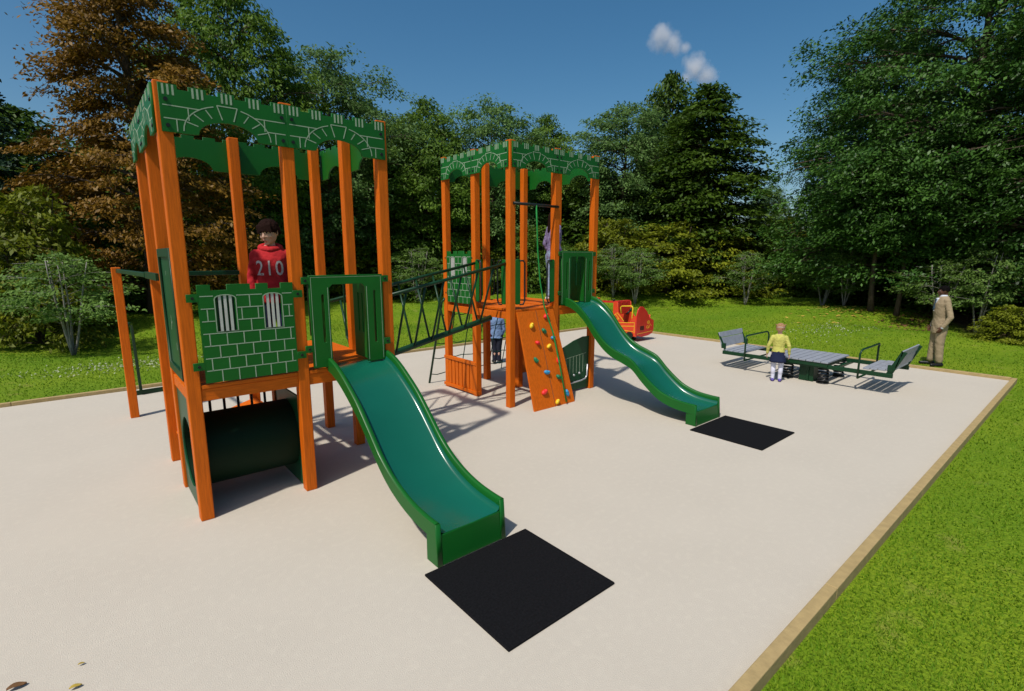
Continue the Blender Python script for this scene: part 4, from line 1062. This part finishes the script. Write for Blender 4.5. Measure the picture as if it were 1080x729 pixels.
# ------------------------------------------------------------------ trees
def rotz(a): return np.array([[math.cos(a), -math.sin(a), 0], [math.sin(a), math.cos(a), 0], [0, 0, 1]])
def crown_env(kind, t):
    if kind == 'cone': return (1 - t) ** .85 * .95 + .04
    if kind == 'round': return math.sqrt(max(0, 1 - (2 * t - .9) ** 2 / 1.25)) if t < 1 else 0
    if kind == 'broad': return max(.05, (math.sin(PI * min(1, t * .9 + .12))) ** .6)
    if kind == 'tier': return max(.04, (1 - t) ** .62 * (.55 + .45 * min(1, t * 5)))
    if kind == 'bush': return math.sqrt(max(0.02, 1 - t ** 2.2))
    return 1
def tree_meshes(seed, h, r, base, kind, limbs, per, leaves, leaf, droop=.25, flat=.3, cl=.55, stems=1, tilt=.7, trunk_r=.2, rise=.25, inner=.35):
    rg = np.random.default_rng(seed); wood = MB(); C = []; Dr = []
    tops = []
    for s in range(stems):
        a = s * 2.4 + rg.uniform(0, 1); sp = 0 if stems == 1 else r * rg.uniform(.25, .5)
        pts = []; rad = []
        tr = trunk_r / (1 if stems == 1 else 2.2)
        for k in range(9):
            t = k / 8; w = .12 * h * .08 * math.sin(5 * t + s)
            pts.append((math.cos(a) * sp * t ** .8 + w, math.sin(a) * sp * t ** .8 + .6 * w * math.cos(3 * t), h * .93 * t)); rad.append(max(.012, tr * (1.25 - .25 * min(1, t * 8)) * (1 - t) ** .8 + .01))
        wood.tube(pts, 0, 7, True, rad); tops.append(np.array(pts))
    ga = 2.39996; ph = rg.uniform(0, 6, 3)
    for i in range(limbs):
        tt = (i + .5) / limbs; t = tt ** .85
        env = crown_env(kind, t) * r; th = i * ga + rg.uniform(-.3, .3)
        lob = 1 + .20 * math.sin(2 * th + ph[0] + 3 * t) + .13 * math.sin(5 * th + ph[1] + 7 * t)
        L = env * lob * rg.uniform(.78, 1.12)
        z1 = h * (base + (1 - base) * t); z0 = max(h * base * .6, z1 - L * rise - .02 * h)
        tp = tops[i % stems]; zi = np.interp(z0, tp[:, 2], np.arange(9)); o = tp[int(zi)] * (1 - zi % 1) + tp[min(8, int(zi) + 1)] * (zi % 1)
        d = np.array([math.cos(th), math.sin(th), 0.]); side = np.array([-d[1], d[0], 0.])
        def lp(s): return o * np.array([1, 1, 0]) * (1 - s) + d * L * s + np.array([0, 0, z0 + (z1 - z0) * math.sin(s * PI / 2) - droop * L * .5 * s * s])
        rr0 = trunk_r * .38 * (1 - .6 * t) / (1 if stems == 1 else 1.6)
        sp_ = [0, .2, .42, .65, .85, 1.0]
        wood.tube([lp(s) for s in sp_], 0, 5, False, [max(.006, rr0 * (1 - s * .9)) for s in sp_])
        npc = max(3, int(per * (L / r) ** 1.1) + 1)
        for c in range(npc):
            s = inner + (1 - inner) * rg.uniform(0, 1) ** .7
            lat = rg.normal(0, .26) * L * (.35 + .65 * s) * (.9 if kind != 'cone' else .6)
            p = lp(s) + side * lat + np.array([0, 0, rg.normal(0, .07) * L - droop * abs(lat) * .3])
            if p[2] < .2: p[2] = .2 + rg.uniform(0, .3)
            C.append(p); v = p - o; v[2] = 0; v /= max(np.linalg.norm(v), .01); Dr.append(v)
            if c % 3 == 0: wood.tube([lp(max(0, s - .25)), (lp(max(0, s - .12)) + p) / 2, p], 0, 4, False, [max(.006, rr0 * .3), max(.005, rr0 * .2), .004])
    C = np.array(C); Dr = np.array(Dr); nc = len(C); n = nc * leaves
    cs = cl * rg.uniform(.6, 1.35, nc)
    ci = np.repeat(np.arange(nc), leaves)
    # leaf position inside a flattened, outward drooping spray
    u = np.clip(rg.normal(0, .5, (n, 3)), -1, 1); out = Dr[ci]; sd = np.stack([-out[:, 1], out[:, 0], np.zeros(n)], 1)
    a = u[:, 0] * 1.15; b = u[:, 1]; q = a * a + b * b
    P = C[ci] + (out * (a * cs[ci])[:, None]) + sd * (b * cs[ci])[:, None]
    P[:, 2] += u[:, 2] * flat * cs[ci] - droop * q * cs[ci] * .5 - droop * .6 * a * cs[ci]
    # leaf frame
    N_ = np.stack([rg.normal(0, tilt, n), rg.normal(0, tilt, n), np.ones(n)], 1) + out * .45
    N_ /= np.linalg.norm(N_, axis=1)[:, None]
    T = out * .8 + rg.normal(0, .55, (n, 3)); T[:, 2] -= .35; T -= N_ * (T * N_).sum(1)[:, None]; T /= np.linalg.norm(T, axis=1)[:, None]
    B = np.cross(N_, T); s = leaf * rg.uniform(.6, 1.3, n)
    Q = np.zeros((n, 4, 3)); Q[:, 0] = P - T * (s * .55)[:, None]; Q[:, 1] = P + B * (s * .27)[:, None] + T * (s * .05)[:, None] + N_ * (s * .06)[:, None]
    Q[:, 2] = P + T * (s * .6)[:, None]; Q[:, 3] = P - B * (s * .27)[:, None] + T * (s * .05)[:, None] + N_ * (s * .06)[:, None]
    Q[:, :, 2] = np.maximum(Q[:, :, 2], .02)
    tint = np.clip(rg.uniform(0, 1, nc)[ci] * .6 + rg.uniform(0, .5, n), 0, 1)
    cm = raw_mesh('crown', Q.reshape(-1, 3), n, 4, tint)
    wm = wood.mesh('trunk')
    return cm, wm, h
PROTO = {}
def proto(key, leafm, barkm, **kw):
    cm, wm, h = tree_meshes(**kw); cm.materials.append(leafm); wm.materials.append(barkm); PROTO[key] = (cm, wm, h, kw['r'])
LM_DARK = leafmat('leaf_dark_green', (.020, .052, .005), (.09, .16, .014), .3)
LM_BIG = leafmat('leaf_deep_green', (.014, .046, .007), (.070, .155, .024), .2, .42)
LM_MID = leafmat('leaf_mid_green', (.042, .095, .010), (.15, .25, .030), .38)
LM_BLUE = leafmat('leaf_blue_green', (.048, .105, .026), (.16, .27, .070), .38)
LM_YEL = leafmat('leaf_yellow_green', (.08, .11, .006), (.25, .28, .018), .32)
LM_BROWN = leafmat('leaf_copper', (.12, .060, .008), (.30, .165, .020), .25)
LM_SAP = leafmat('leaf_sapling', (.06, .12, .02), (.18, .29, .06), .4)
LM_CON = leafmat('leaf_conifer', (.010, .030, .016), (.035, .070, .035), .15)
proto('copper', LM_BROWN, BARK, seed=11, h=12.5, r=4.4, base=.10, kind='tier', limbs=70, per=18, leaves=112, leaf=.14, droop=.30, flat=.20, cl=.68, trunk_r=.26)
proto('big', LM_BIG, BARK, seed=5, h=15, r=6.6, base=.07, kind='broad', limbs=90, per=17, leaves=125, leaf=.145, droop=.26, flat=.45, cl=.66, tilt=.8, trunk_r=.36, inner=.45)
proto('green', LM_MID, BARK, seed=21, h=11, r=3.9, base=.18, kind='broad', limbs=58, per=17, leaves=60, leaf=.18, droop=.18, flat=.4, cl=.62, trunk_r=.22)
proto('airy', LM_BLUE, BARK, seed=33, h=11, r=3.7, base=.25, kind='round', limbs=50, per=17, leaves=60, leaf=.16, droop=.15, flat=.45, cl=.6, trunk_r=.2)
proto('dense', LM_DARK, BARK, seed=44, h=11, r=3.6, base=.06, kind='tier', limbs=80, per=18, leaves=62, leaf=.19, droop=.32, flat=.25, cl=.66, trunk_r=.24)
proto('dark', LM_DARK, BARK, seed=57, h=10, r=4.2, base=.04, kind='broad', limbs=56, per=13, leaves=48, leaf=.26, droop=.22, flat=.4, cl=.8, trunk_r=.24)
proto('conifer', LM_CON, BARK, seed=61, h=12, r=2.4, base=.05, kind='cone', limbs=64, per=8, leaves=50, leaf=.20, droop=.5, flat=.2, cl=.5, trunk_r=.22)
proto('yellow', LM_YEL, BARK, seed=71, h=3.6, r=2.1, base=.02, kind='bush', limbs=44, per=10, leaves=44, leaf=.15, droop=.25, flat=.28, cl=.42, stems=3, trunk_r=.09)
proto('shrub', LM_MID, BARK, seed=75, h=3.2, r=1.9, base=.02, kind='bush', limbs=40, per=9, leaves=42, leaf=.15, droop=.25, flat=.3, cl=.42, stems=3, trunk_r=.09)
proto('sapling', LM_SAP, BARKP, seed=81, h=3.1, r=1.45, base=.34, kind='round', limbs=26, per=8, leaves=30, leaf=.10, droop=.15, flat=.25, cl=.34, stems=5, trunk_r=.055)
proto('sapgreen', LM_SAP, BARKP, seed=85, h=3.4, r=1.7, base=.34, kind='round', limbs=26, per=8, leaves=34, leaf=.12, droop=.2, flat=.25, cl=.38, stems=4, trunk_r=.065)
proto('trunked', LM_BIG, BARK, seed=95, h=9, r=3.0, base=.40, kind='broad', limbs=40, per=12, leaves=60, leaf=.16, droop=.25, flat=.45, cl=.6, trunk_r=.13)
proto('under', LM_DARK, BARK, seed=91, h=2.0, r=2.3, base=.0, kind='bush', limbs=34, per=9, leaves=40, leaf=.17, droop=.2, flat=.45, cl=.5, stems=3, trunk_r=.05)
FIRST = set()
def tree(key, name, u, depth, vtop, width_px, label, cat='tree', group=None, rot=None):
    cm, wm, h, r = PROTO[key]; x, y = spot(u, depth); z = terrain(x, y)
    H = height_at(vtop, depth) - z; sc = H / h / .97; wr = width_px * depth / 537 / 2 / (r * 1.05)
    t = thing(name, label, cat, (x, y, z - .05), group, rot if rot is not None else random.uniform(0, 6.28)); t.scale = (wr, wr, sc)
    a = bpy.data.objects.new('trunk', wm); COL.objects.link(a); a.parent = t
    b = bpy.data.objects.new('crown', cm); COL.objects.link(b); b.parent = t
    return t
G1 = 'trees round the lawn'; G2 = 'bushes along the woodland edge'; G3 = 'slim multi-stemmed young trees'
#  key, name, u, depth, vtop, width, label
tree('conifer', 'drooping_conifer', 0, 17, 40, 125, 'dark drooping conifer cut by the left edge of the photo', group=G1, rot=1)
tree('copper', 'copper_tree', 158, 19, -95, 240, 'tall copper brown tree behind the nearer play tower', group=G1, rot=.4)
tree('green', 'broadleaf_tree', 262, 25, -25, 150, 'tall dark green tree just right of the copper brown tree', group=G1, rot=2)
tree('airy', 'broadleaf_tree', 352, 29, 62, 150, 'blue green rounded tree behind the right corner of the nearer tower', group=G1, rot=1.1)
tree('green', 'broadleaf_tree', 452, 32, 112, 130, 'green tree in the gap between the two towers, left of the farther roof', group=G1, rot=.2)
tree('airy', 'broadleaf_tree', 405, 36, 120, 110, 'hazy pale tree half hidden just right of the nearer tower top', group=G1, rot=4)
tree('airy', 'broadleaf_tree', 520, 34, 112, 120, 'grey green tree rising directly behind the farther tower', group=G1, rot=5)
tree('green', 'broadleaf_tree', 575, 38, 128, 100, 'low topped green tree behind the right side of the farther roof', group=G1, rot=3)
tree('airy', 'broadleaf_tree', 655, 35, 116, 130, 'light feathery tree just right of the farther tower', group=G1, rot=2.2)
tree('dark', 'dark_tree', 700, 42, 86, 110, 'dark rounded tree top peeping up behind the dense green tree', group=G1, rot=2)
tree('dense', 'dense_tree', 736, 32, 96, 176, 'dense tiered green tree below the clouds', group=G1, rot=2.6)
tree('airy', 'far_tree', 806, 50, 198, 48, 'small pale far-off tree seen in the sky gap, left one', group=G1, rot=2)
tree('conifer', 'far_tree', 838, 52, 212, 40, 'small pointed far-off tree in the sky gap beside the big right trees', group=G1, rot=3)
tree('big', 'spreading_tree', 1005, 21.5, -85, 325, 'huge spreading dark green tree behind the man, nearest of the right-hand trees', group=G1, rot=.9)
tree('big', 'spreading_tree', 1150, 17.5, -100, 330, 'huge dark tree whose crown runs out of the right edge', group=G1, rot=3.3)
tree('big', 'spreading_tree', 925, 26, 20, 150, 'tall dark tree forming the left flank of the right-hand tree mass', group=G1, rot=5)
tree('trunked', 'dark_trunked_tree', 925, 20.5, 150, 130, 'thin brown-trunked tree under the big crown, left of a pair', group=G1, rot=1)
tree('trunked', 'dark_trunked_tree', 953, 19.8, 160, 110, 'thin brown-trunked tree under the big crown, right of a pair', group=G1, rot=4)
# dark rear rank closing the wood
k = 0
for (u, d, vt, w_, lab) in ((40, 27, 120, 200, 'dark broad tree low behind the copper tree, on its left'), (120, 30, 150, 190, 'dark broad tree behind the copper tree trunk'), (215, 31, 130, 190, 'dark tree seen through the posts of the nearer tower'),
        (300, 34, 150, 180, 'dark tree seen beside the boy in red'), (385, 40, 165, 180, 'dark tree behind the right post of the nearer tower'), (465, 41, 160, 180, 'dark tree above the sloping bridge'), (540, 42, 165, 180, 'dark tree seen through the farther tower'),
        (615, 39, 170, 170, 'dark tree behind the hood of the farther slide'), (690, 36, 175, 160, 'dark tree low between the feathery tree and the dense tree'), (780, 37, 262, 90, 'dark tree low right of the dense tiered tree'),
        (872, 34, 235, 100, 'dark tree deep in shade left of the pair of trunks'), (940, 33, 160, 160, 'dark tree deep in shade behind the pair of trunks'), (1020, 28, 150, 190, 'dark tree deep in shade behind the man'), (1110, 25, 120, 220, 'dark tree in shade at the right edge')):
    tree('dark', 'background_tree', u, d, vt, w_, lab, group='dark trees of the wood behind')
for (u, d, vt, w_, key, lab) in ((30, 15, 200, 135, 'yellow', 'large yellow green bush at the left edge of the photo'), (105, 20, 232, 120, 'shrub', 'dull green bush behind the low orange post'), (-60, 17, 230, 130, 'shrub', 'green bush cut by the left edge'),
        (300, 27, 255, 90, 'shrub', 'green bush behind the boy in red'), (365, 30, 250, 100, 'yellow', 'yellow green bush behind the nearer slide hood'), (430, 31, 238, 100, 'shrub', 'green bush just right of the nearer tower'),
        (490, 31, 246, 80, 'yellow', 'yellow green bush between the two towers, beyond the bridge'), (560, 31, 240, 90, 'shrub', 'green bush seen through the farther tower'), (645, 30, 232, 92, 'yellow', 'yellow green bush just right of the farther tower'),
        (705, 30, 236, 110, 'yellow', 'broad yellow green bush under the dense tiered tree, its left part'), (760, 30.5, 240, 96, 'yellow', 'yellow green bush under the dense tiered tree, its right part'), (828, 32, 232, 86, 'yellow', 'bright yellow green bush below the sky gap'), (800, 33, 250, 80, 'shrub', 'green bush behind the slim stems right of the dense tree'),
        (600, 31, 262, 80, 'shrub', 'low green bush behind the farther slide hood')):
    tree(key, 'bush', u, d, vt, w_, lab, 'bush', G2)
for (u, d, vt, w_, key, lab) in ((62, 13.2, 268, 120, 'sapling', 'small slim-stemmed tree standing alone on the left lawn'), (672, 27, 262, 62, 'sapling', 'slim-stemmed young tree right of the farther tower'), (648, 28, 258, 50, 'sapling', 'slim-stemmed young tree directly right of the farther slide hood'),
        (790, 27, 266, 52, 'sapling', 'slim-stemmed young tree above the left seesaw seat'), (872, 23.5, 262, 70, 'sapgreen', 'slim-stemmed young tree at the shade edge left of the trunk pair'), (895, 22, 258, 70, 'sapgreen', 'slim-stemmed dark young tree close left of the trunk pair'), (1000, 18.2, 275, 85, 'sapling', 'slim-stemmed leafy young tree behind the man in the suit'), (440, 28, 262, 60, 'sapling', 'slim-stemmed young tree beyond the bridge'), (1040, 17.5, 262, 80, 'sapgreen', 'slim-stemmed dark young tree right of the man in the suit')):
    tree(key, 'young_tree', u, d, vt, w_, lab, 'young tree', G3)
tree('yellow', 'bush', 1078, 14.2, 322, 62, 'small pale green bush at the right edge of the photo', 'bush', G2)
# dark undergrowth: many low plants at the wood's foot
UL = ['left end', 'second from the left', 'third from the left', 'fourth from the left']
i = 0
for (u, d, w_, lab) in ((-40, 20, 130, 'low dark undergrowth clump at the left edge'), (40, 22, 130, 'low dark undergrowth under the yellow green bush'), (130, 24, 130, 'low dark undergrowth under the copper tree'), (220, 27, 120, 'low dark undergrowth seen left of the castle wall panel'),
        (310, 30, 110, 'low dark undergrowth behind the boy'), (380, 31, 100, 'low dark undergrowth behind the nearer hood'), (450, 34, 100, 'low dark undergrowth beyond the bridge'), (520, 34, 100, 'low dark undergrowth behind the farther castle panel'), (590, 34, 100, 'low dark undergrowth behind the climbing rope'), (650, 34, 100, 'low dark undergrowth above the fire engine rocker'),
        (720, 34, 110, 'low dark undergrowth under the dense tiered tree'), (790, 34, 100, 'low dark undergrowth right of the dense tiered tree'), (860, 30, 100, 'low dark undergrowth left of the trunk pair'), (930, 25, 110, 'low dark undergrowth behind the trunk pair'), (1000, 22, 120, 'low dark undergrowth behind the man'), (1080, 20, 140, 'low dark undergrowth at the right edge')):
    tree('under', 'undergrowth_bush', u, d, 284, w_, lab, 'undergrowth', 'dark undergrowth clumps')
# ------------------------------------------------------------------ light, sky, camera
sd = V((-.61, -.19, 1)).normalized()
sun = bpy.data.lights.new('sun', 'SUN'); sun.energy = 4.0; sun.angle = math.radians(1.6); sun.color = (1, .95, .88)
so = bpy.data.objects.new('sun', sun); COL.objects.link(so); so.rotation_euler = sd.to_track_quat('Z', 'Y').to_euler(); so.location = (-6, -2, 12)
w = bpy.data.worlds.new('World'); S.world = w; w.use_nodes = True
nt = w.node_tree; N = nt.nodes; L = nt.links; bg = N['Background']
sk = N.new('ShaderNodeTexSky'); sk.sky_type = 'NISHITA'; sk.sun_disc = False
sk.sun_elevation = math.asin(sd.z); sk.sun_rotation = math.atan2(sd.x, sd.y)
sk.air_density = 1.0; sk.dust_density = 1.9; sk.ozone_density = 2.2; sk.altitude = 100
hs = N.new('ShaderNodeHueSaturation'); hs.inputs['Saturation'].default_value = 1.32; hs.inputs['Hue'].default_value = .49
L.new(sk.outputs[0], hs.inputs['Color']); L.new(hs.outputs[0], bg.inputs[0]); bg.inputs[1].default_value = .10
cam = bpy.data.cameras.new('camera'); co = bpy.data.objects.new('camera', cam); COL.objects.link(co)
cam.sensor_width = 36; cam.lens = 537 / 1080 * 36; cam.clip_start = .05; cam.clip_end = 3000
co.location = (0, 0, CAMH); co.rotation_euler = (PI / 2 - PITCH, 0, YAW); S.camera = co
# cloud: two soft puffs of vapour high and far away
def cloud_mesh(parts):
    mb = MB()
    for c, r in parts: mb.ball(c, r, 14, 10)
    return mb
def dirpt(u, v, dist):
    f = FWD * math.cos(PITCH) + V((0, 0, -math.sin(PITCH))); up = FWD * math.sin(PITCH) + V((0, 0, math.cos(PITCH)))
    r = f + RGT * ((u - 540) / 537) - up * ((v - 364.5) / 537); return V((0, 0, CAMH)) + r * dist
def cloud(name, blobs, label):
    c0 = sum((dirpt(u, v, 500) for u, v, r in blobs), V((0, 0, 0))) / len(blobs)
    parts = [(dirpt(u, v, 500) - c0, r * 500 / 537) for u, v, r in blobs]
    mb = MB(); R = max((p.length + r * 2) for p, r in parts)
    mb.ball((0, 0, 0), R, 16, 12)
    m = bpy.data.materials.new(name); m.use_nodes = True; nt = m.node_tree; N = nt.nodes; L = nt.links
    N.remove(N['Principled BSDF']); pv = N.new('ShaderNodeVolumePrincipled'); pv.inputs['Color'].default_value = (.97, .97, .98, 1); pv.inputs['Anisotropy'].default_value = .1
    L.new(pv.outputs[0], N['Material Output'].inputs['Volume'])
    tc = N.new('ShaderNodeTexCoord'); nz = N.new('ShaderNodeTexNoise'); nz.inputs['Scale'].default_value = .075; nz.inputs['Detail'].default_value = 6; nz.inputs['Roughness'].default_value = .62
    L.new(tc.outputs['Object'], nz.inputs['Vector'])
    acc = None
    for p, r in parts:
        d = N.new('ShaderNodeVectorMath'); d.operation = 'DISTANCE'; d.inputs[1].default_value = p; L.new(tc.outputs['Object'], d.inputs[0])
        mr = N.new('ShaderNodeMapRange'); mr.inputs[1].default_value = 0; mr.inputs[2].default_value = r * 1.9; mr.inputs[3].default_value = 1; mr.inputs[4].default_value = 0; L.new(d.outputs['Value'], mr.inputs[0])
        if acc is None: acc = mr.outputs[0]
        else:
            mx = N.new('ShaderNodeMath'); mx.operation = 'MAXIMUM'; L.new(acc, mx.inputs[0]); L.new(mr.outputs[0], mx.inputs[1]); acc = mx.outputs[0]
    su = N.new('ShaderNodeMath'); su.operation = 'SUBTRACT'; L.new(acc, su.inputs[0])
    ns = N.new('ShaderNodeMath'); ns.operation = 'MULTIPLY'; ns.inputs[1].default_value = 1.02; L.new(nz.outputs[0], ns.inputs[0]); L.new(ns.outputs[0], su.inputs[1])
    mu = N.new('ShaderNodeMath'); mu.operation = 'MULTIPLY'; mu.use_clamp = False; mu.inputs[1].default_value = .24; L.new(su.outputs[0], mu.inputs[0])
    mxz = N.new('ShaderNodeMath'); mxz.operation = 'MAXIMUM'; mxz.inputs[1].default_value = 0; L.new(mu.outputs[0], mxz.inputs[0]); L.new(mxz.outputs[0], pv.inputs['Density'])
    o = mb.build(name, m, None); o.location = c0; tag(o, label, 'cloud', 'small clouds'); return o
cloud('cloud', [(697, 40, 15), (710, 47, 13), (722, 50, 7)], 'smaller upper white cloud puff in the blue sky')
cloud('cloud', [(733, 72, 15), (744, 78, 14), (724, 82, 8)], 'larger lower white cloud puff in the blue sky')
S.view_settings.view_transform = 'Standard'; S.view_settings.look = 'None'; S.view_settings.exposure = 0; S.view_settings.gamma = 1
S.render.engine = 'CYCLES'
S.cycles.volume_step_rate = 1.0; S.cycles.volume_bounces = 6
S.cycles.max_bounces = 8; S.cycles.transparent_max_bounces = 8
